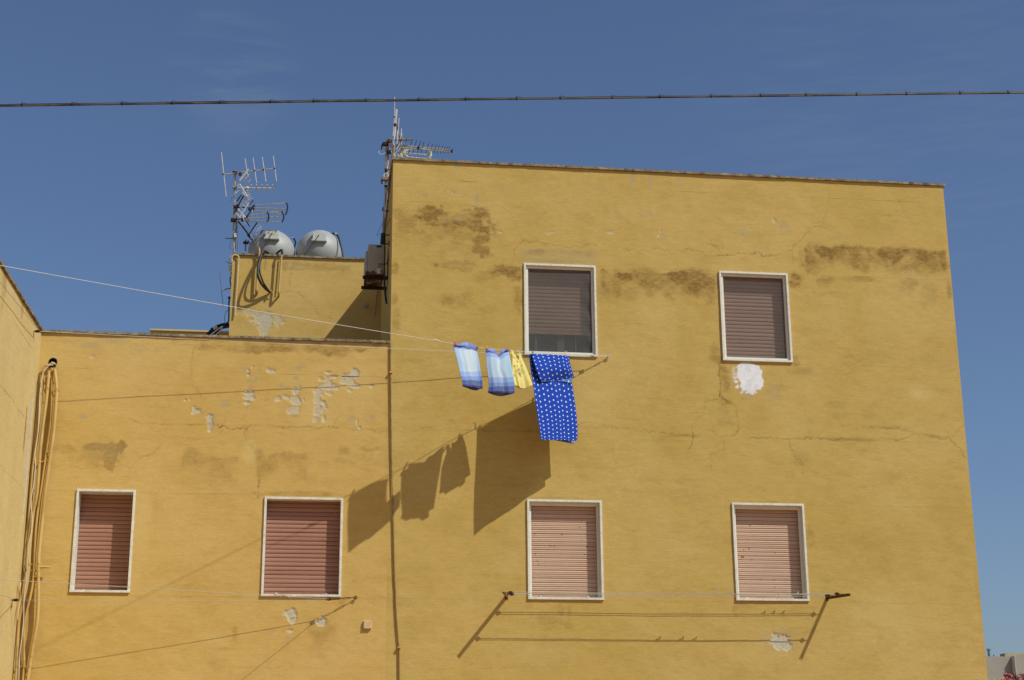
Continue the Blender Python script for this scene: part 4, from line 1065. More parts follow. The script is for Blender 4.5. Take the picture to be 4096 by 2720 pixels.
# light fitting stub in the shade
e = at(*zBlk(1240, 1238), YB)
t = thing('wall_lamp', 'small grey round fitting on the shaded part of the rooftop block', 'fitting', e)
MB().tube([e + Vector((0, .01, 0)), e + Vector((0, -.05, 0))], [.035, .03], 12).build('body', 'steel', t, True)
pipe_thing('drain_pipe', 'thin ochre pipe in the shade below the air conditioner', 'pipe', [at(*zac(*p), YB - .03) for p in ((585, 1180), (575, 1300), (560, 1440), (545, 1568), (535, 1660))], .011, 'pipe')

# ------------------------------------------------------------------ wall cable, junction box, corner pipes
cp = [(1562.5, 1372), (1563.4, 1500), (1564.5, 1640), (1566, 1760), (1568, 1880), (1570.5, 1960), (1573, 2036), (1575.5, 2150), (1578, 2260), (1582, 2360), (1587, 2470), (1593, 2545), (1597, 2600), (1598, 2680), (1599, 2780), (1600, 2900)]
t = pipe_thing('wall_cable', 'thick ochre painted cable running down the wall between the two buildings', 'cable', [at(u, v, -.021) for u, v in cp], .0105, 'cable_ochre', n=3)
for (u, v) in ((1564, 1490), (1597, 2590)):
    p = at(u, v, -.02); MB().box((p.x - .022, -.048, p.z - .010), (p.x + .018, .004, p.z + .010)).build('clip', 'pipe_dark', t)
p = at(1469.5, 2500, 0)
t = thing('junction_box', 'small square ochre junction box low on the wall, left of the wall cable', 'box', p)
b = MB(); b.box((p.x - .052, -.03, p.z - .052), (p.x + .052, .002, p.z + .052)); b.build('body', 'pipe_pale', t, bevel=.006)
b = MB(); b.box((p.x - .048, -.038, p.z - .048), (p.x + .048, -.0303, p.z + .048)); lid = b.build('lid', 'pipe_pale', t, bevel=.003)
for i in (-1, 1):
    for j in (-1, 1): MB().tube([(p.x + i * .04, -.036, p.z + j * .04), (p.x + i * .04, -.042, p.z + j * .04)], .006, 8).build('screw', 'pipe_dark', lid)
# hole for the pipes
t = thing('pipe_sleeve', 'round black sleeve hole in the wall where the corner pipes come out', 'hole', hole)
b = MB(); seg = 24
for k in range(seg):
    a = 2 * pi * k / seg
    for (r, y) in ((.056, -.006), (.045, -.006), (.045, .16)): b.v.append(Vector((hole.x + r * math.cos(a), y, hole.z + r * math.sin(a))))
for k in range(seg):
    n = (k + 1) % seg
    for j in (0, 1): b.f.append((k * 3 + j, n * 3 + j, n * 3 + j + 1, k * 3 + j + 1))
b.f.append(tuple(k * 3 + 2 for k in range(seg)))
b.build('sleeve', 'rubber', t)
b = MB(); rnd = random.Random(4)
for i in range(16):
    q = hole + Vector((rnd.uniform(-.035, .03), rnd.uniform(-.05, -.01), rnd.uniform(-.065, -.02))); b.ball(q, (rnd.uniform(.010, .018), .012, rnd.uniform(.010, .018)), 7, 5)
b.build('foam_filling', 'pipe_pale', t, True)
MB().tube([hole + Vector((-.04, -.05, -.075)), hole + Vector((.045, -.05, -.07))], .014, 8).build('tape_band', 'rubber', t, True)

GP = 'ochre pipes in the corner'
yA, yB_, yC, yD = -.075, -.05, -.085, -.055
A = [(218, 1478)] + [(226, 1546), (223.3, 1617), (215.4, 1716), (203.6, 1807), (193.7, 1874), (183, 1950), (175.8, 2013), (166.3, 2108), (155.8, 2215), (154, 2266), (153.5, 2330), (153, 2399), (149, 2482), (136, 2558), (122.6, 2641), (111, 2720), (100, 2830)]
Bp = [(207.5, 1479), (206, 1617), (199.6, 1716), (183.8, 1823), (174, 1894), (166, 1950), (153.7, 2024), (143, 2118), (137.3, 2233), (134, 2309), (124, 2372), (106, 2449), (96, 2515), (95.3, 2598), (96, 2657), (91, 2720), (84, 2830)]
Cp = [(196.4, 1483), (185.8, 1597), (170, 1716), (160, 1815), (152, 1933), (144, 2000), (134.7, 2040), (125, 2120), (118, 2203), (114, 2283), (103, 2359), (88, 2425), (76, 2482), (70, 2581), (68, 2664), (63.6, 2720), (56, 2830)]
Dp = [(200, 1462), (185, 1462), (176, 1472), (166, 1546), (160, 1637), (152, 1736), (136, 1834), (126.5, 1913), (121, 1990), (114.7, 2076), (105, 2160), (99.5, 2224), (96.5, 2260), (99, 2288)]
Wp = [(200, 1455), (188, 1470), (172, 1494.6), (160, 1570), (156, 1657), (152, 1728), (140, 1811), (142, 1854), (136, 1925), (131, 1958), (125, 1992), (126, 2034), (128, 2068), (125, 2129), (114.7, 2177), (110, 2250), (105.4, 2316), (96, 2386), (94.5, 2475), (88, 2548), (79.5, 2614), (75, 2720), (70, 2830)]
t = pipe_thing('corner_pipe', 'thick ochre pipe of the corner bundle that has a side tap', 'pipe', [at(u, v, yA) for u, v in A], .0215, 'pipe', GP)
q = at(154, 2268, yA)
MB().tube([q + Vector((0, 0, .05)), q + Vector((0, 0, -.05))], .0225, 10).tube([q + Vector((0, 0, .052)), q + Vector((0, 0, .036))], .027, 10).tube([q + Vector((0, 0, -.05)), q + Vector((0, 0, -.034))], .027, 10).build('tee_joint', 'pipe', t, True)
e = at(*zpl(600, 208), yA - .015)
MB().tube([q, q.lerp(e, .45), q.lerp(e, .46), q.lerp(e, .9), e], [.018, .018, .014, .014, .008], 10).build('side_tap', 'pipe', t, True)


def clamps(t, specs, y, r):
    for (u, v) in specs:
        p = at(u, v, y); b = MB(); b.tube([p + Vector((0, 0, -.010)), p + Vector((0, 0, .010))], r + .004, 10)
        b.box((p.x - r - .02, y - .004, p.z - .008), (p.x + r + .02, y + .004, p.z + .008)).box((p.x - .006, y, p.z - .006), (p.x + .006, .003, p.z + .006)); b.build('clamp', 'pipe_dark', t)


clamps(t, [(224, 1563), (202, 1808), (153.4, 2306), (117, 2666)], yA, .0215)
t = pipe_thing('corner_pipe', 'worn darker ochre pipe in the middle of the corner bundle', 'pipe', [at(u, v, yB_) for u, v in Bp], .0165, 'pipe_dark', GP)
clamps(t, [(206.5, 1532), (179, 1846), (136, 2282), (95.5, 2666)], yB_, .0165)
t = pipe_thing('corner_pipe', 'second thick ochre pipe of the corner bundle, crossing behind the white cable', 'pipe', [at(u, v, yC) for u, v in Cp], .020, 'pipe', GP)
clamps(t, [(192, 1506), (157, 1846), (116, 2257), (68, 2666)], yC, .020)
t = pipe_thing('corner_pipe', 'thin ochre pipe nearest the left wing, ending halfway down', 'pipe', [at(u, v, yD) for u, v in Dp], .0150, 'pipe', GP)
q = at(99.5, 2226, yD); MB().tube([q + Vector((0, 0, .03)), q + Vector((0, 0, -.03))], .0165, 10).build('coupling', 'pipe', t, True)
tag(MB().tube(smoothpts([at(u, v, -.115) for u, v in Wp], 5), .0055, 7).build('white_cable', 'rope', None, True), 'thin white cable wandering down over the corner pipes', 'cable')
t2 = pipe_thing('corner_pipe', 'faint ochre pipe tucked right in the corner, low on the left', 'pipe', [at_skew(u, v, XL + .035, K) for u, v in ((82, 2330), (78, 2360), (79, 2400), (72, 2450), (69, 2480))], .012, 'pipe', GP)

# ------------------------------------------------------------------ clotheslines


def link(b, p, q, w, r):
    "one chain link / turnbuckle body between p and q"
    p, q = Vector(p), Vector(q); d = (q - p); l = d.length; d.normalize(); s = d.cross(Vector((0, 1, 0)));
    if s.length < .2: s = d.cross(Vector((0, 0, 1)))
    s.normalize(); pts = []
    for i in range(14):
        a = 2 * pi * i / 14; pts.append((p + q) / 2 + d * (math.cos(a) * (l / 2)) + s * (math.sin(a) * w / 2))
    b.tube(pts, r, 6, closed=True)


def pulley(name, label, c, axis, mat='rust', r=.022):
    t = thing(name, label, 'pulley', c)
    a = Vector(axis).normalized()
    MB().tube([Vector(c) - a * .008, Vector(c) + a * .008], r, 14).build('wheel', mat, t, True)
    b = MB(); link(b, Vector(c) - Vector((.035, 0, 0)), Vector(c) + Vector((.035, 0, 0)), .03, .004); b.build('housing', mat, t, True)
    return t


def hook(label, root, tip, mat):
    t = thing('wall_hook', label, 'hook', root, 'clothesline hooks')
    root, tip = Vector(root), Vector(tip)
    MB().tube([root + Vector((0, .02, 0)), root + Vector((0, -.035, 0))], .008, 8).tube([root + Vector((0, -.035, 0)) + Vector((.02 * math.cos(a), 0, .02 * math.sin(a))) for a in np.linspace(0, 2 * pi, 10)[:-1]], .005, 6, closed=True).build('eye_bolt', mat, t, True)
    b = MB(); a0 = root + Vector((-.02, -.035, 0)); e = tip
    L_ = (e - a0)
    b.tube([a0, a0 + L_ * .22], .0045, 6); link(b, a0 + L_ * .18, a0 + L_ * .52, .020, .0045); b.tube([a0 + L_ * .5, a0 + L_ * .62], .0045, 6)
    link(b, a0 + L_ * .60, a0 + L_ * .75, .018, .003); link(b, a0 + L_ * .73, a0 + L_ * .88, .018, .003); link(b, a0 + L_ * .86, e, .02, .003)
    b.build('turnbuckle', mat, t, True)
    return t


# upper line: pulley near the right hook, a near leg along the facade, a far leg out to the side wing, a return leg along that wing
HU = at(2433, 1426, 0); PU = Vector((3.919, -.121, 7.267))
hook('pale metal hook and turnbuckle under the upper middle window', HU, PU + Vector((.03, .01, 0)), 'alu_white')
pulley('pulley', 'small pulley holding the upper clothesline, below the screened window', PU, (0, 0.3, 1), 'alu_white')
NA = Vector((XL - K * .52, -.52, 7.248)) + Vector((.05, 0, 0))
FA = Vector((-3.447 + .045, -3.68, 7.075))
far_pts = [PU + Vector((0, -.02, 0)), Vector((3.28, -.44, 7.20)), Vector((2.977, -.56, 7.166)), Vector((2.737, -.66, 7.146)), Vector((2.36, -.86, 7.113)), Vector((1.915, -1.08, 7.098)), Vector((1.80, -1.14, 7.096)), Vector((-.6, -2.32, 7.07)), FA + Vector((.03, 0, 0))]
line = thing('clothesline', 'upper white clothesline carrying the washing, strung out to the left wing', 'clothesline', PU)
MB().tube(smoothpts(far_pts, 6), .0034, 6).build('outer_rope', 'rope', line, True)
MB().tube(sag(PU + Vector((0, .02, -.012)), NA + Vector((.03, 0, 0)), .012, 30), .0032, 6).build('wall_rope', 'rope', line, True)
MB().tube([NA + Vector((.015, -.02, .01)), FA + Vector((.01, .02, 0))], .0036, 6).build('return_rope', 'rope_old', line, True)
kk = Vector((1.71, -1.185, 7.096)); MB().tube(smoothpts([kk + Vector((-.06, -.03, .006)), kk + Vector((-.03, -.014, .012)), kk, kk + Vector((.05, .024, -.002))], 4), [.004] * 3 + [.010] * 7 + [.004] * 3, 8).build('knot', 'rope', line, True)
t = pulley('pulley', 'rusty pulley end of the upper clothesline on the left wing, near the corner', NA, (0, 0, 1), 'rust')
MB().tube([NA + Vector((-.07, 0, 0)), NA], .006, 8).tube([NA + Vector((-.045, 0, 0)), NA + Vector((-.045, 0, -.06))], .004, 6).build('eye_bolt', 'rust', t, True)
# lower line
HL = at(1422, 2391.5, 0); PLo = Vector((.443, -.17, 3.948))
hook('rusty hook and turnbuckle under the wider red shuttered window', HL, PLo + Vector((.04, .015, .002)), 'rust')
pulley('pulley', 'rusty pulley of the lower clothesline beside its turnbuckle', PLo, (0, .3, 1), 'rust')
NL = Vector((XL - K * .55, -.55, 0)) + Vector((.06, 0, 0)); NL.z = at(*zpl(160, 603), -.55).z
FLp = at(0, 2318, -3.7); FL = Vector((FLp.x + (PLo.x - FLp.x) * -.02, -3.8, FLp.z))
line2 = thing('clothesline', 'empty lower clothesline crossing in front of the two red shuttered windows', 'clothesline', PLo)
MB().tube([PLo + Vector((0, -.02, 0)), FLp], .0031, 6).build('outer_rope', 'rope_old', line2, True)
MB().tube(sag(PLo + Vector((0, .02, -.01)), NL, .01, 24), .0028, 6).build('wall_rope', 'rope_old', line2, True)
MB().tube([NL + Vector((0, -.02, .012)), Vector((FLp.x, FLp.y, at(0, 2379, FLp.y).z))], .0033, 6).build('return_rope', 'rope_old', line2, True)
kx = PLo.lerp(FLp, .178); b = MB(); rnd = random.Random(2)
for i in range(9):
    o = Vector((rnd.uniform(-.10, .14), rnd.uniform(-.02, .02), rnd.uniform(-.02, .03))); b.tube(smoothpts([kx + o * .2, kx + o * .6 + Vector((0, 0, .015)), kx + o], 4), .004, 5)
b.build('knot', 'rope_old', line2, True)
t = pulley('pulley', 'rusty pulley end of the lower clothesline on the left wing', NL, (0, 0, 1), 'rust')
MB().tube([NL + Vector((-.075, 0, 0)), NL], .006, 8).tube([NL + Vector((-.04, 0, 0)), NL + Vector((-.04, 0, -.09))], .004, 6).build('eye_bolt', 'rust', t, True)

# drying rack, lower right: two iron arms and two rope loops
aLr, aLt = at(*zbr(745, 490), .0), Vector((2.628, -.472, 4.021)); aRr, aRt = at(3307.2, 2388.8, 0), Vector((7.180, -.489, 4.047))


def arm(label, r, t_, mat='rust_bracket'):
    t = thing('wall_bracket', label, 'bracket', r, 'iron arms of the drying rack')
    d = (t_ - r)
    b = MB(); b.bar(r + Vector((0, .01, 0)), t_, .034, .006, (0, 0, 1)); b.bar(r + Vector((.014, .01, -.0165)), t_ + Vector((.014, 0, -.0165)), .006, .026, (0, 0, 1)); b.build('bar', mat, t)
    MB().box((r.x - .022, -.005, r.z - .05), (r.x + .022, .003, r.z + .03)).build('wall_plate', mat, t)
    return t, d


tl_, dL = arm('iron rack arm jutting from the wall left of the two faded pink shutters', aLr, aLt)
tr_, dR = arm('iron rack arm jutting from the wall right of the two faded pink shutters', aRr, aRt)
for i, (fr_, nm) in enumerate(((.30, 'inner'), (.72, 'outer'))):
    p, q = aLr + dL * fr_ + Vector((.03, 0, .008)), aRr + dR * fr_ + Vector((-.03, 0, .008))
    t = thing('rack_rope', 'doubled rope of the drying rack nearer the wall, across both pink shutters' if i == 0 else 'doubled rope of the drying rack farther from the wall, near the arm tips', 'rope', (p + q) / 2, 'ropes of the drying rack')
    for dz, dy in ((.013, 0), (-.016, .0)):
        if i == 1: dz *= .7
        MB().tube(sag(p + Vector((.08, dy, dz)), q + Vector((-.08, dy, dz * (.8 if i == 0 else .35))), .006, 20), .0028, 6).build('rope', 'rope_old', t, True)
    for e, sg in ((p, 1), (q, -1)):
        b = MB(); b.tube([e + Vector((-.03 * sg, 0, 0)), e + Vector((.025 * sg, 0, 0))], .004, 6); b.tube([e + Vector((.05 * sg, -.008, 0)), e + Vector((.05 * sg, .008, 0))], .022, 12)
        link(b, e + Vector((.015 * sg, 0, 0)), e + Vector((.085 * sg, 0, 0)), .03, .004); b.build('pulley', 'rust', t, True)
    rnd = random.Random(11 + i)
    for k in range(3):
        c = p.lerp(q, (.83, .86, .89)[k] if i == 0 else (.55, .62, .66)[k]); MB().tube(smoothpts([c + Vector((-.03, 0, .012)), c + Vector((0, 0, .02)), c + Vector((.03, 0, .05)), c + Vector((.012, 0, .0))], 4), .005, 6).build('knot', 'rope_old', t, True)

# ------------------------------------------------------------------ washing


def crow(ps, t):
    "Catmull-Rom value at t in [0, 1] of a list of Vectors"
    n = len(ps) - 1; x = min(max(t * n, 0), n - 1e-6); i = int(x); f = x - i
    p0, p1, p2, p3 = ps[max(i - 1, 0)], ps[i], ps[i + 1], ps[min(i + 2, n)]
    return 0.5 * ((2 * p1) + (p2 - p0) * f + (2 * p0 - 5 * p1 + 4 * p2 - p3) * f * f + (3 * p1 - p0 - 3 * p2 + p3) * f ** 3)


def cloth(name, zf, rows, mat, parent, nu=26, nv=34, solid=.0025, uv='unit', folds=0.0, seed=0):
    "cloth through rows of measured points (x, y, depth in front of the wall)"
    R = [[at(*zf(x, y), -d) for x, y, d in r] for r in rows]
    rnd = random.Random(seed); ph = [rnd.uniform(0, 6) for _ in range(4)]
    V, UV, Fc = [], [], []
    for j in range(nv + 1):
        v = j / nv
        for i in range(nu + 1):
            u = i / nu
            col = [crow(r, u) for r in R]; p = crow(col, v)
            if folds:
                w = folds * (0.35 + 0.65 * v) * (math.sin(11 * u + ph[0] + 1.2 * v) * .6 + math.sin(23 * u + ph[1] - 2 * v) * .3 + .3 * math.sin(7 * v + ph[2] + 5 * u))
                p = p + Vector((.25, -1, 0)) * w
            V.append(p); UV.append((u, 1 - v))
    if uv == 'metre':
        wd = (V[nu] - V[0]).length; ht = (V[nv * (nu + 1)] - V[0]).length
        UV = [(a * wd, b_ * ht) for a, b_ in UV]
    for j in range(nv):
        for i in range(nu):
            a = j * (nu + 1) + i; Fc.append((a, a + nu + 1, a + nu + 2, a + 1))
    return add_uv_mesh(name, V, Fc, UV, mat, parent, True, solid)


def addd(pts, dl, dr):
    n = len(pts) - 1; return [(x, y, dl + (dr - dl) * i / n) for i, (x, y) in enumerate(pts)]


pc1 = thing('pillowcase', 'smaller blue checked pillowcase held by a red and a teal peg', 'pillowcase', (2.0, -1.05, 7.08), 'blue checked pillowcases')
cloth('front_cloth', zz1, [addd([(190, 225), (320, 225), (450, 235), (600, 290), (700, 330), (755, 372)], 1.09, .93), addd([(225, 370), (330, 370), (450, 390), (570, 390), (680, 390), (762, 410)], 1.12, .955),
                           addd([(290, 620), (400, 610), (500, 620), (600, 620), (720, 610), (800, 600)], 1.15, .975), addd([(350, 860), (440, 860), (540, 870), (640, 870), (740, 860), (835, 840)], 1.17, .975),
                           addd([(400, 1050), (500, 1050), (590, 1050), (690, 1060), (780, 1060), (872, 1050)], 1.19, .96), addd([(415, 1205), (520, 1212), (620, 1230), (720, 1245), (800, 1265), (885, 1266)], 1.19, .935)], 'check', pc1, folds=.014, seed=1)
cloth('back_cloth', zz1, [addd([(380, 900), (620, 900), (850, 880)], 1.13, .85), addd([(400, 1050), (620, 1080), (860, 1080)], 1.13, .85), addd([(415, 1215), (700, 1306), (835, 1272)], 1.13, .85)], 'check', pc1, 16, 10, folds=.004)
cloth('folded_hem', zz1, [addd([(190, 222), (330, 205), (470, 168), (570, 185), (670, 235), (775, 288)], 1.085, .945), addd([(195, 235), (340, 235), (460, 230), (570, 265), (660, 290), (765, 335)], 1.115, .955), addd([(205, 250), (350, 258), (450, 272), (560, 332), (650, 335), (755, 375)], 1.12, .955)], 'hood', pc1, 24, 8, folds=.006)
pc2 = thing('pillowcase', 'larger blue checked pillowcase sagging between two pegs, beside the yellow top', 'pillowcase', (2.5, -.85, 7.1), 'blue checked pillowcases')
cloth('front_cloth', zz1, [addd([(960, 330), (1080, 345), (1190, 430), (1262, 500), (1380, 405), (1500, 378)], .884, .752), addd([(975, 560), (1080, 540), (1200, 560), (1300, 600), (1420, 520), (1522, 500)], .90, .80),
                           addd([(1000, 800), (1100, 800), (1210, 780), (1300, 770), (1420, 780), (1570, 760)], .91, .85), addd([(1030, 1000), (1130, 1000), (1250, 1000), (1370, 1000), (1480, 1000), (1610, 980)], .92, .875),
                           addd([(1045, 1200), (1150, 1200), (1260, 1190), (1380, 1190), (1500, 1190), (1632, 1180)], .92, .89), addd([(1010, 1355), (1130, 1352), (1260, 1352), (1400, 1370), (1530, 1392), (1650, 1362)], .92, .90)], 'check_b', pc2, folds=.013, seed=5)
cloth('back_cloth', zz1, [addd([(978, 350), (1120, 430), (1262, 512), (1390, 420), (1498, 385)], .825, .69), addd([(1010, 800), (1130, 800), (1290, 800), (1420, 800), (1555, 780)], .85, .75), addd([(1035, 1240), (1180, 1260), (1300, 1280), (1450, 1260), (1625, 1240)], .87, .83), addd([(1012, 1358), (1150, 1415), (1320, 1442), (1470, 1420), (1610, 1386)], .87, .83)], 'check_b', pc2, 20, 20, folds=.003)
cloth('folded_hem', zz1, [addd([(958, 324), (1080, 318), (1190, 360), (1255, 490)], .888, .80), addd([(965, 350), (1070, 350), (1165, 410), (1250, 495)], .903, .82), addd([(972, 385), (1060, 385), (1145, 452), (1240, 500)], .905, .825)], 'hood', pc2, 16, 8)
cloth('folded_hem', zz1, [addd([(1340, 345), (1400, 335), (1505, 362)], .79, .755), addd([(1300, 420), (1390, 370), (1505, 372)], .81, .765), addd([(1258, 500), (1385, 405), (1500, 388)], .81, .765)], 'hood', pc2, 12, 6)

yt = thing('tank_top', 'yellow sleeveless top with a faded print, hanging from the clothesline', 'top', (2.75, -.68, 7.1))
cloth('body', zy, [addd([(88, 420), (150, 455), (225, 520), (300, 515), (360, 450), (400, 420)], .70, .62), addd([(78, 700), (160, 700), (250, 720), (330, 720), (420, 700), (512, 680)], .74, .65), addd([(95, 1000), (190, 1000), (280, 1000), (380, 1000), (500, 1000), (632, 970)], .76, .68),
                   addd([(140, 1250), (230, 1260), (320, 1280), (440, 1280), (580, 1250), (725, 1215)], .78, .70), addd([(158, 1390), (270, 1425), (340, 1490), (470, 1512), (620, 1470), (785, 1385)], .79, .705)], 'yellow', yt, folds=.018, seed=9)
cloth('strap', zy, [addd([(45, 225), (75, 185), (112, 225)], .69, .68), addd([(70, 310), (112, 310), (165, 350)], .70, .68), addd([(88, 420), (140, 440), (195, 500)], .70, .68)], 'yellow', yt, 8, 10)
cloth('strap', zy, [addd([(285, 270), (325, 290), (385, 285)], .64, .62), addd([(312, 380), (345, 370), (388, 365)], .64, .62), addd([(300, 520), (350, 470), (400, 424)], .64, .62)], 'yellow', yt, 8, 10)
cloth('back_cloth', zy, [addd([(110, 260), (180, 340), (245, 290), (300, 285)], .66, .60), addd([(130, 380), (200, 420), (250, 400), (330, 380)], .66, .60), addd([(100, 700), (250, 700), (350, 700), (480, 700)], .67, .61), addd([(150, 1360), (300, 1500), (500, 1535), (770, 1400)], .72, .65)], 'yellow', yt, 14, 16)


def print_patch(name, pts, mat, y):
    b = MB(); V = [at(*zy(*p), -y) for p in pts]; n = len(V); b.v = V + [v + Vector((0, .003, 0)) for v in V]; b.f = [tuple(range(n))[::-1], tuple(range(n, 2 * n))] + [(i, (i + 1) % n, n + (i + 1) % n, n + i) for i in range(n)]
    return b.build(name, mat, yt)


print_patch('print', [(205, 520), (245, 545), (292, 545), (290, 600), (262, 622), (235, 590)], 'print_pink', .756)
print_patch('print', [(325, 560), (350, 535), (372, 580), (350, 640)], 'print_pink', .742)
print_patch('print', [(215, 870), (255, 850), (290, 930), (270, 945), (235, 930), (215, 905)], 'print_pink', .778)
print_patch('print', [(365, 680), (400, 665), (435, 690), (440, 760), (405, 785), (372, 760)], 'print_gold', .742)
b = MB()


def stroke(pts): b.tube([at(*zy(*p), -.752) for p in pts], .0030, 5)


# the letters read upwards along the shirt: B A F
stroke([(362, 930), (362, 985), (380, 1005), (410, 1000), (428, 975), (428, 925), (362, 925)]); stroke([(428, 930), (428, 985), (450, 1003), (478, 995), (490, 965), (488, 925), (428, 925)])
stroke([(372, 845), (430, 885), (478, 905)]); stroke([(372, 905), (430, 885)]); stroke([(425, 865), (425, 905)])
stroke([(375, 775), (375, 840), (455, 832)]); stroke([(415, 800), (415, 838)])
b.build('lettering', 'print_dark', yt, True)

# the blue sheet
sh = thing('bed_sheet', 'blue bed sheet with white polka dots, folded over the clothesline', 'bed sheet', (3.25, -.45, 7.15))
TL, TR = Vector((2.975, -.565, 7.166)), Vector((3.55, -.335, 7.205))
cloth('long_fall', zC, [addd([(1168, 325), (1300, 330), (1450, 336), (1612, 348)], .555, .325), addd([(1172, 420), (1320, 420), (1470, 430), (1618, 430)], .56, .32), addd([(1205, 640), (1350, 640), (1500, 650), (1645, 640)], .60, .315), addd([(1240, 900), (1390, 900), (1540, 905), (1682, 890)], .64, .325),
                        addd([(1272, 1120), (1420, 1120), (1560, 1120), (1704, 1110)], .67, .33), addd([(1297, 1285), (1430, 1290), (1570, 1292), (1704, 1297)], .69, .33)], 'dots', sh, 36, 60, .003, 'metre', folds=.013, seed=3)
cloth('inner_layer', zC, [addd([(1215, 500), (1400, 500), (1630, 500)], .53, .24), addd([(1270, 1000), (1430, 1000), (1650, 1000)], .60, .24), addd([(1305, 1270), (1450, 1290), (1668, 1335)], .64, .24)], 'dots_pale', sh, 16, 24, .003, 'metre')
cloth('flap_lining', zC, [[(1292, 604, .575), (1390, 610, .492), (1500, 610, .417), (1640, 590, .340)], [(1300, 634, .575), (1390, 630, .495), (1500, 628, .418), (1640, 655, .338)]], 'dots_pale', sh, 16, 4, .002, 'metre')
cloth('short_flap', zC, [addd([(1190, 322), (1300, 326), (1450, 332), (1560, 340), (1612, 346)], .572, .345), addd([(1212, 400), (1330, 400), (1460, 405), (1572, 415), (1622, 415)], .60, .36), addd([(1245, 500), (1360, 500), (1480, 505), (1590, 505), (1645, 505)], .625, .355),
                         [(1287, 612, .600), (1390, 618, .500), (1500, 618, .425), (1610, 596, .352), (1672, 588, .330)]], 'dots', sh, 30, 24, .003, 'metre', folds=.007, seed=6)

# pegs


def peg(p, tip, label, mat):
    p, tip = Vector(p), Vector(tip); d = (tip - p).normalized(); t = thing('clothes_peg', label, 'clothes peg', p, 'clothes pegs on the line')
    s = d.cross(Vector((0.1, 1, 0))).normalized()
    lo = p - d * .025
    for k in (-1, 1):
        b = MB(); b.bar(lo + s * k * .004, p + d * .012 + s * k * .005, .010, .007, s); b.bar(p + d * .010 + s * k * .005, tip + s * k * .011, .010, .006, s); b.build('prong', mat, t)
    MB().tube([p + d * .012 - Vector((0, .007, 0)), p + d * .012 + Vector((0, .007, 0))], .006, 8).build('spring', 'steel', t)


def zzp(x, y, d): return at(*zz1(x, y), -d)


peg(zzp(255, 212, 1.10), zzp(230, 150, 1.06), 'red clothes peg on the leftmost pillowcase', 'peg_red')
peg(zzp(745, 300, .96), zzp(800, 290, .97), 'teal clothes peg at the right corner of the leftmost pillowcase', 'peg_teal')
peg(zzp(1000, 315, .89), zzp(992, 258, .84), 'orange clothes peg at the left corner of the larger pillowcase', 'peg_orange')
peg(zzp(1490, 365, .77), zzp(1440, 345, .80), 'violet clothes peg at the right corner of the larger pillowcase', 'peg_violet')
peg(zzp(1560, 420, .72), zzp(1582, 355, .70), 'yellow clothes peg on the strap of the yellow top, beside the pillowcase', 'peg_yellowp')
peg(zzp(1755, 410, .655), zzp(1708, 360, .613), 'white clothes peg on the yellow top, nearest the blue sheet', 'peg_whitep')
peg(zzp(2075, 440, .575), zzp(2076, 335, .56), 'green clothes peg at the left end of the polka dot sheet', 'peg_green')
peg(at(*zC(1572, 345), -.36), at(*zC(1580, 292), -.345), 'yellow clothes peg at the right end of the polka dot sheet', 'peg_yellowp')

# ------------------------------------------------------------------ air conditioner on the side of the tall block
yc = 1.30
a0, a1 = at(*zac(432, 350), yc), at(*zac(722, 925), yc)
ac = thing('air_conditioner', 'old rusty white air conditioner hung on the side wall above its drain hose', 'air conditioner', ((a0.x + a1.x) / 2, yc + .3, a1.z))
b = MB(); b.box((a0.x, yc, a1.z), (a1.x, yc + .60, a0.z)); b.build('casing', 'ac', ac, bevel=.012)
b = MB(); b.box((a0.x - .035, yc + .02, a1.z + .01), (a0.x - .0005, yc + .58, a0.z - .10))
gr = b.build('front_panel', 'ac', ac, bevel=.01)
q0, q1 = at(*zac(583, 378), yc), at(*zac(675, 415), yc); MB().box((q0.x, yc - .004, q1.z), (q1.x, yc + .01, q0.z)).build('hand_grip', 'rubber', ac)
for (x, y) in ((615, 715), (612, 770)):
    p = at(*zac(x, y), yc); MB().tube([p + Vector((0, .01, 0)), p + Vector((0, -.03, 0)), p + Vector((.06, -.035, .01))], .011, 8).build('valve', 'steel', ac, True)
p = at(*zac(625, 850), yc); MB().box((p.x - .03, yc - .006, p.z - .04), (p.x + .025, yc + .01, p.z + .04)).build('wiring_cover', 'whitebox', ac, bevel=.003)
for i, (dy, zz) in enumerate(((.04, 0), (.52, 0))):
    b = MB(); xw = XM + K * (yc + dy)
    b.box((a0.x - .07, yc + dy, a1.z - .045), (xw + .005, yc + dy + .04, a1.z - .004))
    b.build('support_bracket', 'rust', ac)
hp = [at(*zac(x, y), yc - .04) for x, y in ((738, 930), (732, 1010), (728, 1100), (738, 1200), (750, 1330), (766, 1450))]
tag(MB().tube(smoothpts(hp, 4), .016, 8).build('drain_hose', 'rubber_green', None, True), 'dark green drain hose dangling below the air conditioner', 'hose')
tag(MB().tube(smoothpts([at(*zac(x, y), yc - .02) for x, y in ((740, 90), (738, 300), (735, 600), (730, 800), (735, 960))], 4), .0085, 8).build('refrigerant_pipe', 'rubber_green', None, True), 'dark insulated pipe running up the side wall behind the air conditioner', 'pipe')
tag(MB().tube(smoothpts([at(*zac(x, y), yc + .05) for x, y in ((770, 700), (795, 800), (800, 950), (795, 1200), (795, 1568), (790, 1700))], 4), .006, 8).build('side_cable', 'steel', None, True), 'thin grey cable going down the side wall below the air conditioner', 'cable')
tag(MB().tube(smoothpts([at(*zac(x, y), 1.0) for x, y in ((815, 300), (800, 350), (830, 420), (845, 520), (820, 620), (760, 710), (700, 740), (640, 720))], 5), .005, 6).build('loose_cable', 'rubber', None, True), 'loose dark cable looping from the side wall to the air conditioner', 'cable')

# ------------------------------------------------------------------ antennas


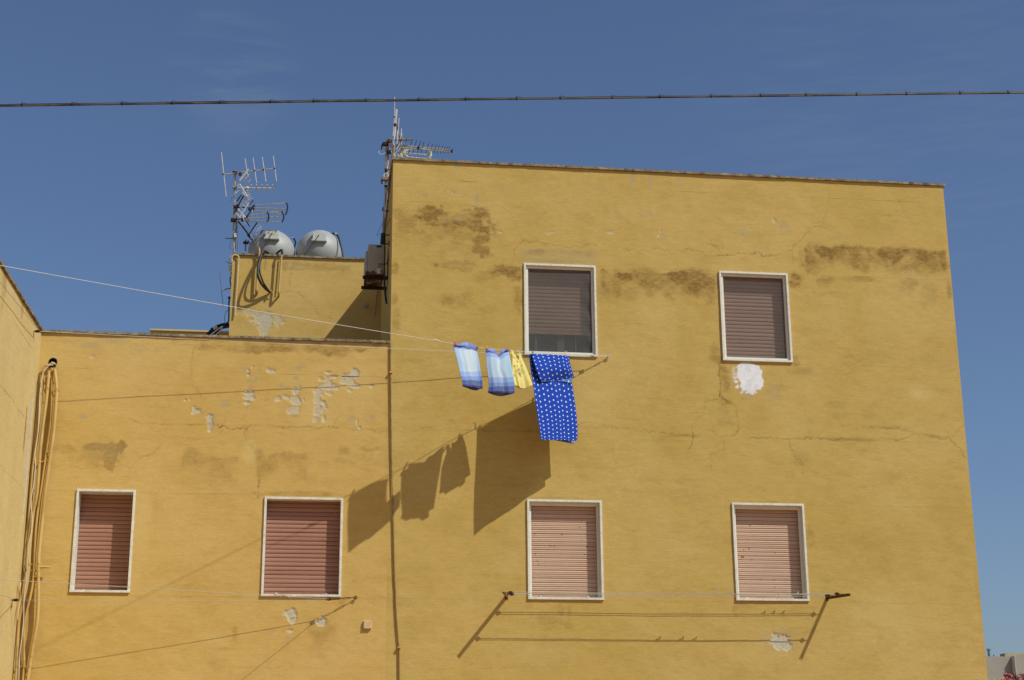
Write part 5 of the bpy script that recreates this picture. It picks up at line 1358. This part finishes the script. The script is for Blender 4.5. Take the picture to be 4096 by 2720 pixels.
def ant(parent, name, strokes, mat):
    "strokes: (zoom, depth or [depths], points, radius)"
    b = MB()
    for zf, y, pts, r in strokes:
        ys = y if isinstance(y, (list, tuple)) else [y] * len(pts)
        b.tube([at(*zf(*p), yy) for p, yy in zip(pts, ys)], r, 6)
    return b.build(name, mat, parent, True)


def seglerp(p, q, t): return (p[0] + (q[0] - p[0]) * t, p[1] + (q[1] - p[1]) * t)


Y1 = YB + .25
mast1 = thing('antenna_mast', 'steel mast with several television antennas standing on the rooftop block beside the grey tanks', 'antenna', at(*zLm(320, 1560), Y1), 'antenna masts on the roofs')
ant(mast1, 'pole', [(zLm, Y1, [(337, 375), (332, 640), (325, 900), (316, 1300), (318, 1600)], .018)], 'steel')
ant(mast1, 'pole', [(zLm, Y1 + .03, [(368, 880), (362, 1100), (345, 1400), (335, 1560)], .014)], 'rust_light')
# long aerial for low bands
bo = ((165, 440), (925, 350))
vh = ant(mast1, 'long_antenna', [(zLm, Y1 - .04, list(bo), .011)], 'alu')
for (t0, t1_) in (((132, 106), (205, 770)), ((486, 205), (528, 480)), ((605, 192), (658, 570)), ((742, 178), (798, 548)), ((907, 166), (955, 540))): ant(vh, 'element', [(zLm, Y1 - .055, [t0, t1_], .0072)], 'alu_white')
b = MB()
for (x, y) in ((163, 440), (627, 385), (763, 369), (925, 350)): p = at(*zLm(x, y), Y1 - .05); b.ball(p, .019, 8, 6)
b.build('element_clamps', 'rubber', vh, True)
p = at(*zLm(412, 432), Y1 - .05); MB().obox(p, (.024, 0, .003), (0, .02, 0), (-.002, 0, .026)).build('dipole_box', 'rubber', vh)
for (x, y, s_, mt) in ((335, 412, .04, 'rust'), (330, 630, .038, 'steel'), (318, 1122, .05, 'rust'), (355, 925, .04, 'rust')):
    p = at(*zLm(x, y), Y1 - .02); MB().box((p.x - s_, p.y - .03, p.z - s_ * .55), (p.x + s_, p.y + .03, p.z + s_ * .55)).build('clamp', mt, mast1, bevel=.004)
# small white aerial
sm = ant(mast1, 'short_antenna', [(zLm, Y1 - .1, [(370, 634), (440, 637), (915, 645)], .009)], 'alu_white')
for x in (580, 658, 740, 818, 897): ant(sm, 'element', [(zLm, [Y1 - .17, Y1 - .03], [(x - 1, 592), (x + 6, 692)], .0095)], 'alu_white')
p = at(*zLm(520, 640), Y1 - .1); MB().ball(p, (.03, .022, .026), 10, 8).build('junction_cap', 'cream_plastic', sm, True)
ant(sm, 'reflector', [(zLm, Y1 - .16, [(540, 358), (405, 535)], .012), (zLm, Y1 - .12, [(405, 535), (375, 620)], .006), (zLm, Y1 + .05, [(546, 432), (490, 505)], .010), (zLm, Y1 + .08, [(566, 508), (485, 625), (525, 690)], .008), (zLm, Y1 - .16, [(405, 585), (518, 768)], .013), (zLm, Y1 + .04, [(430, 640), (500, 790)], .007)] +
    [(zLm, [Y1 - .15, Y1 + .07], [seglerp((530, 375), (410, 530), k), seglerp((560, 515), (488, 620), k)], .003) for k in (0, .2, .4, .6, .8)] + [(zLm, [Y1 - .15, Y1 + .05], [seglerp((412, 600), (515, 765), k), seglerp((500, 600), (610, 810), k)], .003) for k in (.2, .4, .6, .8, 1)], 'alu_white')
# two triple-boom aerials


def triple(label_name, hub, ends, bow, depth, mids=None, nt_=7, tick=22, mat='alu'):
    an = ant(mast1, label_name, [(zLm, depth, [h, e], .0085) for h, e in zip(hub, ends)], mat)
    sts = []
    for h, e in zip(hub, ends):
        for i in range(nt_):
            c = seglerp(h, e, (i + .6) / nt_); sts.append((zLm, [depth - .10, depth + .10], [(c[0] - 7, c[1] - tick), (c[0] + 8, c[1] + tick)], .0034))
    ant(an, 'directors', sts, 'alu'); an.children[-1]['kind'] = 'part' if False else 'part'
    del an.children[-1]['kind']
    for bw in bow: ant(an, 'bow_bracket', [(zLm, depth - .02, bw, .013)], 'rubber')
    return an


u1 = triple('triple_boom_antenna', [(610, 903), (600, 940), (605, 978)], [(1110, 865), (1100, 952), (1060, 1032)], [[(1103, 862), (1122, 910), (1118, 960), (1108, 1000), (1088, 1046)]], Y1 - .02)
u2 = triple('triple_boom_antenna', [(520, 1057), (505, 1100), (520, 1132)], [(1032, 985), (1032, 1068), (1040, 1150)], [[(815, 998), (838, 1040), (842, 1085), (832, 1120), (818, 1145)], [(1030, 982), (1055, 1030), (1066, 1075), (1055, 1120), (1036, 1152)]], Y1 - .12)
ant(u1, 'mounting', [(zLm, Y1, [(340, 925), (470, 935), (600, 940)], .010), (zLm, Y1 - .03, [(630, 900), (600, 925), (612, 975)], .018), (zLm, Y1, [(560, 960), (545, 975)], .03)], 'rust')
ant(u2, 'mounting', [(zLm, Y1 - .05, [(318, 1120), (440, 1100), (510, 1098)], .010), (zLm, Y1 - .12, [(525, 1050), (500, 1100), (535, 1135)], .018), (zLm, Y1 - .08, [(430, 1130), (470, 1120)], .022)], 'rust')
ant(u1, 'reflector_bar', [(zLm, Y1 - .05, [(465, 755), (395, 885), (322, 1025)], .014), (zLm, Y1 + .1, [(430, 745), (363, 842)], .012), (zLm, Y1 + .16, [(608, 812), (545, 905)], .012), (zLm, Y1 + .1, [(490, 665), (480, 690)], .012)], 'rubber')
ant(u1, 'reflector_wires', [(zLm, [Y1 - .05, Y1 + .15], [seglerp((465, 755), (395, 885), k), seglerp((605, 815), (530, 945), k)], .0032) for k in (0, .17, .34, .5, .67, .84, 1)] + [(zLm, Y1 + .03, [(440, 700), (560, 850)], .006), (zLm, Y1 + .03, [(555, 735), (460, 850)], .006)], 'alu_white')
ant(u2, 'reflector_bar', [(zLm, Y1 - .2, [(605, 915), (560, 1000), (512, 1085)], .013), (zLm, Y1 - .05, [(670, 1155), (605, 1245), (545, 1335)], .013), (zLm, Y1 - .18, [(500, 1120), (555, 1215)], .011), (zLm, Y1 + .1, [(756, 1268), (718, 1320)], .012)], 'rubber')
ant(u2, 'reflector_wires', [(zLm, Y1 - .1, [(380, 950), (470, 1080)], .010), (zLm, Y1 - .15, [(540, 870), (400, 1085)], .009), (zLm, Y1 - .12, [(345, 1020), (420, 1090)], .007), (zLm, Y1 - .14, [(430, 1000), (500, 1090), (520, 1140)], .007), (zLm, Y1 - .14, [(450, 1040), (485, 1200)], .007), (zLm, Y1 - .1, [(600, 1000), (590, 960)], .006)] +
    [(zLm, Y1 - .12, [seglerp((330, 1030), (480, 800), k), seglerp((420, 1090), (560, 880), k)], .0036) for k in (.1, .3, .5, .7, .9)], 'alu_white')
# tilted lower aerial behind the left tank
u3 = ant(mast1, 'tilted_antenna', [(zLm, Y1 - .02, [(385, 1140), (480, 1258), (560, 1368)], .014), (zLm, Y1 + .02, [(520, 1340), (585, 1415)], .012)], 'rust')
ant(u3, 'reflector_bar', [(zLm, Y1 + .1, [(725, 1208), (655, 1300), (588, 1400)], .008)], 'alu_white')
ant(u3, 'reflector_wires', [(zLm, Y1 + .06, [seglerp((670, 1155), (545, 1335), k), seglerp((745, 1260), (610, 1440), k)], .003) for k in (0.02, .2, .38, .56, .74, .92)], 'alu_white')
ant(u3, 'tip_bar', [(zLm, Y1, [(585, 1400), (620, 1444)], .009), (zLm, Y1, [(527, 1415), (560, 1478)], .009)], 'rubber')
p = at(*zLm(343, 1350), Y1 - .03); MB().box((p.x - .022, p.y - .02, p.z - .035), (p.x + .026, p.y + .02, p.z + .035)).build('amplifier_box', 'whitebox', mast1, bevel=.006)
ant(mast1, 'coax_cable', [(zLm, Y1 - .03, [(440, 1160), (435, 1200), (410, 1240), (375, 1262)], .005), (zLm, Y1 - .03, [(360, 1390), (385, 1420)], .008), (zLm, Y1 - .02, [(350, 720), (375, 690), (400, 680)], .005), (zLm, Y1 - .02, [(412, 460), (410, 500)], .004)], 'whitebox')
ant(mast1, 'guy_wire', [(zLm, Y1, [(378, 1140), (378, 1300), (370, 1580)], .003), (zLm, Y1, [(322, 800), (290, 780), (270, 850)], .003), (zLm, Y1, [(310, 1360), (265, 1450), (258, 1530), (270, 1570)], .003)], 'cable_dark')
ant(mast1, 'side_peg', [(zLm, Y1, [(192, 1396), (310, 1392)], .007)], 'rubber')
post = thing('roof_post', 'short rusty post with a clamp, between the antenna mast and the left tank', 'post', at(*zLm(490, 1560), Y1 + .1))
ant(post, 'pole', [(zLm, Y1 + .1, [(496, 1415), (492, 1580)], .015)], 'rust_light'); p = at(*zLm(498, 1460), Y1 + .1); MB().box((p.x - .045, p.y - .02, p.z - .02), (p.x + .045, p.y + .02, p.z + .02)).build('clamp', 'rust', post, bevel=.005)
an5 = thing('antenna', 'small antenna end showing between the two grey tanks', 'antenna', at(*zLm(1215, 1500), YT + .5))
ant(an5, 'boom', [(zLm, YT + .5, [(1140, 1388), (1215, 1386)], .009), (zLm, YT + .5, [(1205, 1368), (1212, 1400)], .005)], 'alu'); ant(an5, 'bow_bracket', [(zLm, YT + .5, [(1210, 1390), (1236, 1430), (1240, 1470), (1225, 1510), (1218, 1550)], .016)], 'rubber')

# right-hand mast on the side of the tall block
Y2 = .9
mast2 = thing('antenna_mast', 'steel mast with antennas fixed to the side wall above the air conditioner', 'antenna', at(*zm8(180, 1460), Y2), 'antenna masts on the roofs')
ant(mast2, 'pole', [(zR, Y2, [(578, 800), (570, 1000), (565, 1250), (562, 1450)], .019), (zm8, Y2, [(240, 0), (236, 250), (228, 560), (205, 900), (190, 1200), (182, 1480)], .017)], 'steel')
ant(mast2, 'pole', [(zR, Y2 + .05, [(612, 750), (606, 900), (598, 1060), (590, 1300), (583, 1400)], .013)], 'steel')
ant(mast2, 'pole', [(zR, Y2 - .25, [(686, 880), (664, 1040), (640, 1180), (620, 1350), (600, 1560)], [.016, .016, .016, .016, .016])], 'rust_light')
lp = ant(mast2, 'log_periodic_antenna', [(zR, Y2 - .05, [(600, 850), (1598, 945)], .011), (zR, Y2 - .05, [(600, 882), (1598, 968)], .011)], 'alu')
st = []
for i, x in enumerate((770, 850, 940, 1010, 1075, 1130, 1210, 1270, 1330, 1380, 1430, 1475, 1510, 1545)):
    k = (x - 600) / 998; c = (x, 866 + 90 * k); ln = 165 - 118 * k; st.append((zR, [Y2 - .16, Y2 + .06], [(c[0] + ln * .30, c[1] - ln), (c[0] - ln * .18, c[1] + ln * .75)], .0042))
ant(lp, 'directors', st, 'cable_dark')
ant(lp, 'end_cap', [(zR, Y2 - .06, [(1588, 955), (1608, 957)], .030), (zR, Y2 - .07, [(1075, 882), (1075, 932)], .015)], 'rubber')
vy = ant(mast2, 'upright_antenna', [(zR, Y2 - .1, [(697, 420), (740, 580), (785, 800)], .011)], 'rust_light')
for (a, c, r) in (((698, 108), (700, 420), .0055), ((698, 430), (674, 722), .007), ((735, 302), (690, 790), .0085), ((722, 302), (700, 640), .006), ((740, 305), (706, 730), .006), ((768, 436), (745, 780), .006), ((808, 598), (792, 770), .006), ((700, 620), (680, 860), .0075), ((742, 640), (735, 850), .006)): ant(vy, 'element', [(zR, Y2 - .12, [a, c], r)], 'alu_white')
p = at(*zR(707, 545), Y2 - .12); MB().ball(p, (.022, .018, .034), 8, 6).build('dipole_box', 'rubber', vy, True); p = at(*zR(697, 425), Y2 - .12); MB().ball(p, .014, 8, 6).build('end_cap', 'rubber', vy, True)
ant(mast2, 'cross_bar', [(zR, Y2 - .1, [(690, 782), (960, 775)], .015)], 'rust_light')
ant(mast2, 'stay_rods', [(zR, Y2 - .1, [(818, 682), (700, 860), (690, 950)], .009), (zR, Y2 - .08, [(820, 775), (730, 930)], .007), (zR, Y2 - .05, [(840, 850), (740, 970)], .007), (zR, Y2 - .1, [(815, 690), (815, 800), (800, 870)], .004), (zR, Y2, [(858, 830), (850, 950)], .004)], 'alu_white')
tb = ant(mast2, 'triple_boom_antenna', [(zan, Y2 + .1, [(600, 215), (720, 190), (1000, 175), (1500, 150)], .010), (zan, Y2 + .1, [(640, 320), (1000, 350), (1520, 400)], .010), (zan, Y2 + .1, [(560, 400), (700, 470), (870, 495), (1500, 540)], .010), (zan, Y2 + .05, [(0, 270), (130, 285), (400, 305), (640, 320)], .012)], 'alu_white')
ant(tb, 'bow_bracket', [(zan, Y2 + .08, [(1545, 150), (1570, 250), (1610, 390), (1580, 470), (1550, 540)], .019)], 'cream_plastic')
ant(tb, 'bow_bracket', [(zan, Y2 + .0, [(470, 110), (475, 220), (445, 330), (440, 490)], .024), (zan, Y2 + .06, [(700, 200), (600, 240), (530, 310), (600, 400), (690, 470)], .020)], 'cream_plastic')
ant(tb, 'bow_bracket', [(zan, Y2 - .02, [(165, 160), (70, 320)], .012), (zan, Y2 - .02, [(165, 160), (280, 340), (355, 470)], .008), (zan, Y2 - .02, [(170, 200), (190, 330), (185, 460)], .014), (zan, Y2 - .02, [(120, 260), (90, 330), (130, 400), (180, 380)], .016)], 'cream_plastic')
ant(tb, 'directors', [(zan, [Y2 + .02, Y2 + .18], [(x, y - 45), (x - 6, y + 45)], .0035) for x, y in ((890, 335), (1100, 355), (1310, 375), (1450, 390), (720, 330), (890, 180), (1230, 165))], 'alu')
for (x, y, s_, mt) in ((560, 850, .045, 'rust'), (620, 800, .035, 'rust_light'), (555, 1395, .05, 'rust_light'), (610, 975, .028, 'rubber')):
    p = at(*zR(x, y), Y2 - .02); MB().box((p.x - s_, p.y - .03, p.z - .025), (p.x + s_, p.y + .03, p.z + .025)).build('clamp', mt, mast2, bevel=.005)
ant(mast2, 'hooked_bolt', [(zR, Y2 - .03, [(545, 850), (510, 842), (498, 870), (495, 930)], .011), (zR, Y2 - .03, [(540, 1400), (505, 1392), (495, 1420), (500, 1470)], .012)], 'rubber')
ant(mast2, 'tape_wrap', [(zR, Y2 - .005, [(568, 1235), (567, 1285)], .024), (zm8, Y2 - .005, [(232, 440), (232, 472)], .023), (zm8, Y2 - .005, [(200, 830), (195, 890)], .024)], 'rubber')
ant(mast2, 'pipe_sleeve', [(zm8, Y2 - .01, [(186, 1282), (178, 1380), (172, 1465)], .033)], 'rubber')
ant(mast2, 'insulator', [(zm8, Y2 - .02, [(215, 545), (240, 550)], .05), (zR, Y2 - .02, [(625, 1240), (620, 1245)], .02)], 'cream_plastic')
ant(mast2, 'coax_cable', [(zR, Y2 - .04, [(455, 955), (450, 980), (470, 1005), (520, 1005), (560, 985)], .004), (zR, Y2 - .02, [(590, 1090), (600, 1130), (590, 1200), (575, 1250)], .006), (zR, Y2 - .03, [(545, 1310), (530, 1340), (540, 1390)], .007), (zR, Y2 - .03, [(580, 1290), (598, 1330), (590, 1375)], .007),
                           (zm8, Y2 - .03, [(245, 480), (270, 560), (260, 660), (240, 740), (220, 830), (215, 1000)], .007), (zm8, Y2 - .03, [(215, 600), (212, 760), (195, 900)], .006)], 'whitebox')
ant(mast2, 'loose_wire', [(zm8, Y2 - .03, [(180, 1090), (120, 1210), (75, 1320), (150, 1280), (220, 1290), (250, 1330)], .0035), (zm8, Y2, [(320, 1000), (280, 1060), (245, 1150), (225, 1220)], .006), (zm8, Y2, [(225, 1390), (260, 1420), (300, 1400), (290, 1480), (310, 1540)], .004)], 'rust_light')
ant(mast2, 'stand_off', [(zm8, Y2, [(235, 1305), (300, 1308)], .008), (zm8, Y2, [(200, 1462), (265, 1458)], .010), (zm8, Y2, [(220, 885), (285, 888)], .009), (zR, Y2, [(600, 1240), (650, 1245)], .016)], 'rubber')

# cables and small things left of the rooftop block
YQ = YB + .4
bund = thing('cable_bundle', 'bundle of black tubes and white cables lying over the lower parapet beside the rooftop block', 'cables', at(*zcab(400, 1500), YQ))
for pts, r in (([(180, 1520), (270, 1430), (370, 1360), (470, 1325), (600, 1310)], .028), ([(230, 1530), (330, 1440), (420, 1385), (600, 1350)], .03), ([(300, 1500), (480, 1370), (610, 1340)], .026), ([(250, 1450), (262, 1390), (285, 1380), (310, 1440), (400, 1510)], .012)): ant(bund, 'black_tube', [(zcab, YQ, pts, r)], 'rubber')
ant(bund, 'white_cables', [(zcab, YQ - .05, [(250, 1520), (350, 1440), (470, 1355)], .010), (zcab, YQ - .05, [(350, 1520), (440, 1430), (480, 1350)], .010)], 'whitebox'); ant(bund, 'sleeve', [(zcab, YQ - .05, [(300, 1400), (370, 1360)], .030)], 'cream_plastic')
up = thing('riser_cable', 'black and white cables running up the left edge of the rooftop block', 'cable', at(*zcab(600, 1250), YB + .1))
ant(up, 'black_cable', [(zcab, YB + .1, [(610, 810), (597, 900), (598, 1100), (595, 1260), (520, 1320)], .013), (zcab, YB + .1, [(590, 800), (620, 830)], .025), (zcab, YB + .1, [(600, 1030), (540, 1080), (515, 1160), (520, 1290)], .004), (zcab, YB + .1, [(650, 330), (622, 420), (620, 500), (640, 610)], .010), (zcab, YB + .1, [(540, 125), (600, 150), (660, 170)], .005)], 'cable_dark')
ant(up, 'white_cable', [(zcab, YB + .08, [(640, 10), (605, 80), (592, 170), (610, 270), (630, 330), (640, 450)], .009)], 'rope'); p = at(*zcab(632, 245), YB + .08); MB().box((p.x - .03, p.y - .02, p.z - .045), (p.x + .03, p.y + .02, p.z + .045)).build('junction_cap', 'cream_plastic', up, bevel=.005)
an6 = thing('antenna', 'thin whip antenna on a short arm left of the rooftop block', 'antenna', at(*zcab(630, 630), YB + 1.2))
ant(an6, 'arm', [(zcab, YB + 1.2, [(455, 668), (640, 628)], .012)], 'steel'); ant(an6, 'whip', [(zcab, YB + 1.2, [(420, 345), (455, 668), (490, 980)], .0042)], 'cable_grey')

# ------------------------------------------------------------------ overhead street cable
YO = -7.0
cpts = smoothpts([at(u, v, YO) for u, v in ((-6500, 470), (-2500, 448), (-900, 432), (-200, 424), (0, 421), (1000, 407.5), (1900, 396), (3000, 382.5), (4096, 368.5), (5000, 356), (7000, 328), (11000, 270))], 12)
oc = thing('overhead_cable', 'twin black street cable bound with wire ties, crossing the whole sky', 'cable', cpts[len(cpts) // 2])
MB().tube([p + Vector((0, 0, .0042 + .0012 * math.sin(i * .9))) for i, p in enumerate(cpts)], .0066, 8).build('upper_strand', 'cable_dark', oc, True)
MB().tube([p + Vector((0, -.002, -.0068 + .0012 * math.sin(i * .7 + 1))) for i, p in enumerate(cpts)], .0092, 8).build('lower_strand', 'cable_grey', oc, True)


def cable_at(u):
    best = min(range(len(cpts) - 1), key=lambda i: abs(np.dot(np.array(cpts[i]) - CAM, RR) / np.dot(np.array(cpts[i]) - CAM, FF) * F + 2048 - u))
    a, b_ = cpts[max(best - 1, 0)], cpts[best + 1]
    f = lambda p: np.dot(np.array(p) - CAM, RR) / np.dot(np.array(p) - CAM, FF) * F + 2048
    return a.lerp(b_, (u - f(a)) / (f(b_) - f(a)))


rnd = random.Random(5)
for i in range(23):
    u = 85 + i * 197 + rnd.uniform(-14, 14); p = cable_at(u)
    b = MB(); b.tube([p + Vector((-.006, 0, 0)), p + Vector((.006, 0, 0))], .0175, 8); b.tube([p + Vector((0, 0, .012)), p + Vector((-.008, 0, .024)), p + Vector((.012, 0, .020)), p + Vector((.045, 0, .014))], .0016, 5); b.build('wire_tie', 'cable_dark', oc, True)

# ------------------------------------------------------------------ far right: neighbour building, plants
YN = 40.0
n0, n1, n2, n3 = at(*zbg(1200, 1073), YN), at(*zbg(1705, 1050), YN), at(*zbg(1705, 1005), YN), at(*zbg(2600, 975), YN)
nb = thing('grey_building', 'low grey building behind the tall block at the right edge, white fin wall', 'building', ((n0.x + n3.x) / 2, YN, 0))
MB().box((n0.x - 2, YN, 0), (n3.x + 3, YN + 5, n0.z)).build('wall', 'greywall', nb)
MB().box((n1.x, YN + .06, n0.z + .001), (n3.x + 3, YN + .5, n2.z)).build('parapet', 'cream', nb)
w0, w1 = at(*zbg(1890, 1058), YN - .30), at(*zbg(1900, 1058), YN - .30)
MB().box((w0.x, YN - .30, 0), (w1.x, YN - .002, w0.z)).build('fin_wall', 'whitepaint', nb, bevel=.008)
pz = at(*zbg(1500, 1530), YN).z
MB().box((n0.x - 2, YN - .03, 0), (w0.x - .001, YN - .0005, pz)).build('plinth', 'cream', nb)
# cactus on the parapet
cz = at(*zbg2(540, 620), YN + .15); ca = thing('cactus', 'branching dark green cactus standing on the roof edge of the grey building', 'cactus', (cz.x, cz.y, n0.z))
s_ = lambda x, y, d=.15: at(*zbg2(x, y), YN + d)
b = MB(); b.tube(smoothpts([s_(525, 640), s_(522, 560), s_(512, 490), s_(530, 430), s_(522, 380), s_(522, 335)], 4), [.022] * 5 + [.024] * 5 + [.026] * 5 + [.027] * 5 + [.03, .03, .027, .022, .014, .008], 8).build('stem', 'cactus', ca, True)
for pts in ([(600, 640), (570, 590), (565, 540), (578, 490), (555, 430), (530, 410)], [(520, 410), (480, 400), (462, 375), (458, 345)], [(540, 405), (590, 400), (605, 375), (585, 362)]):
    b = MB(); P = smoothpts([s_(*p) for p in pts], 4); b.tube(P, [.020 * (1 - .4 * i / len(P)) for i in range(len(P))], 8); b.build('branch', 'cactus', ca, True)
sp = thing('round_plant', 'small round dark plant on the roof edge right of the cactus', 'plant', (s_(737, 610).x, YN + .15, n0.z))
b = MB(); rnd = random.Random(8); c = s_(737, 605)
b.tube([c - Vector((0, 0, .06)), c], .02, 8)
for i in range(60):
    d = Vector((rnd.gauss(0, 1), rnd.gauss(0, 1), abs(rnd.gauss(0, 1)))).normalized(); e = c + d * rnd.uniform(.025, .045); s = d.orthogonal().normalized() * .008; b.f.append((len(b.v), len(b.v) + 1, len(b.v) + 2)); b.v += [c + s, c - s, e]
b.build('leaves', 'cactus', sp)
# oleander: stems, long leaves, blossom clusters
YO2 = 10.5


def oleander(label, cx, topv, wpx, seed, blooms):
    rnd = random.Random(seed); base = at(cx, 2790, YO2)
    t = thing('oleander_bush', label, 'bush', (base.x, YO2, 0), 'flowering oleanders by the grey building')
    sp_, lf, fl = MB(), MB(), MB()
    for i in range(26):
        u = cx + rnd.uniform(-wpx, wpx); v = topv + rnd.uniform(0, 60) + 18 * abs(u - cx) / wpx; y = YO2 + rnd.uniform(-.6, .6)
        top = at(u, v, y); b0 = Vector((base.x + rnd.uniform(-.25, .25), YO2 + rnd.uniform(-.25, .25), 0)); mid = b0.lerp(top, .55) + Vector((rnd.uniform(-.1, .1), 0, .1))
        P = smoothpts([b0, mid, top], 5); sp_.tube(P, [.018 * (1 - .7 * k / len(P)) for k in range(len(P))], 5)
        for k in range(34):
            p = P[4].lerp(P[-1], rnd.random()) if k > 12 else P[-1].copy(); d = Vector((rnd.gauss(0, 1), rnd.gauss(0, 1), rnd.uniform(.2, 1.6))).normalized(); l = rnd.uniform(.09, .16); s = d.cross(Vector((rnd.gauss(0, 1), rnd.gauss(0, 1), rnd.gauss(0, 1)))).normalized() * .012
            n = len(lf.v); lf.v += [p, p + d * l * .5 + s, p + d * l, p + d * l * .5 - s]; lf.f.append((n, n + 1, n + 2, n + 3))
        if rnd.random() < blooms:
            for k in range(26):
                c = top + Vector((rnd.gauss(0, .055), rnd.gauss(0, .055), rnd.gauss(.0, .045)))
                for q in range(4):
                    d = Vector((rnd.gauss(0, 1), rnd.gauss(0, 1), rnd.gauss(0, 1))).normalized(); s = d.orthogonal().normalized() * .014; n = len(fl.v); fl.v += [c, c + d * .018 + s, c + d * .034, c + d * .018 - s]; fl.f.append((n, n + 1, n + 2, n + 3))
    sp_.build('stems', 'leaf', t); lf.build('leaves', 'leaf', t); fl.build('blossoms', 'flower', t)


oleander('pink flowering oleander left of the white fin wall, bottom right corner', 4040, 2706, 34, 3, .9)
oleander('pink flowering oleander in front of the white fin wall, at the frame edge', 4100, 2700, 40, 6, .6)

# ------------------------------------------------------------------ ground
g = MB(); g.quad((-400, -400, 0), (400, -400, 0), (400, 400, 0), (-400, 400, 0)); go = g.build('ground', 'warm_paving'); go['kind'] = 'structure'
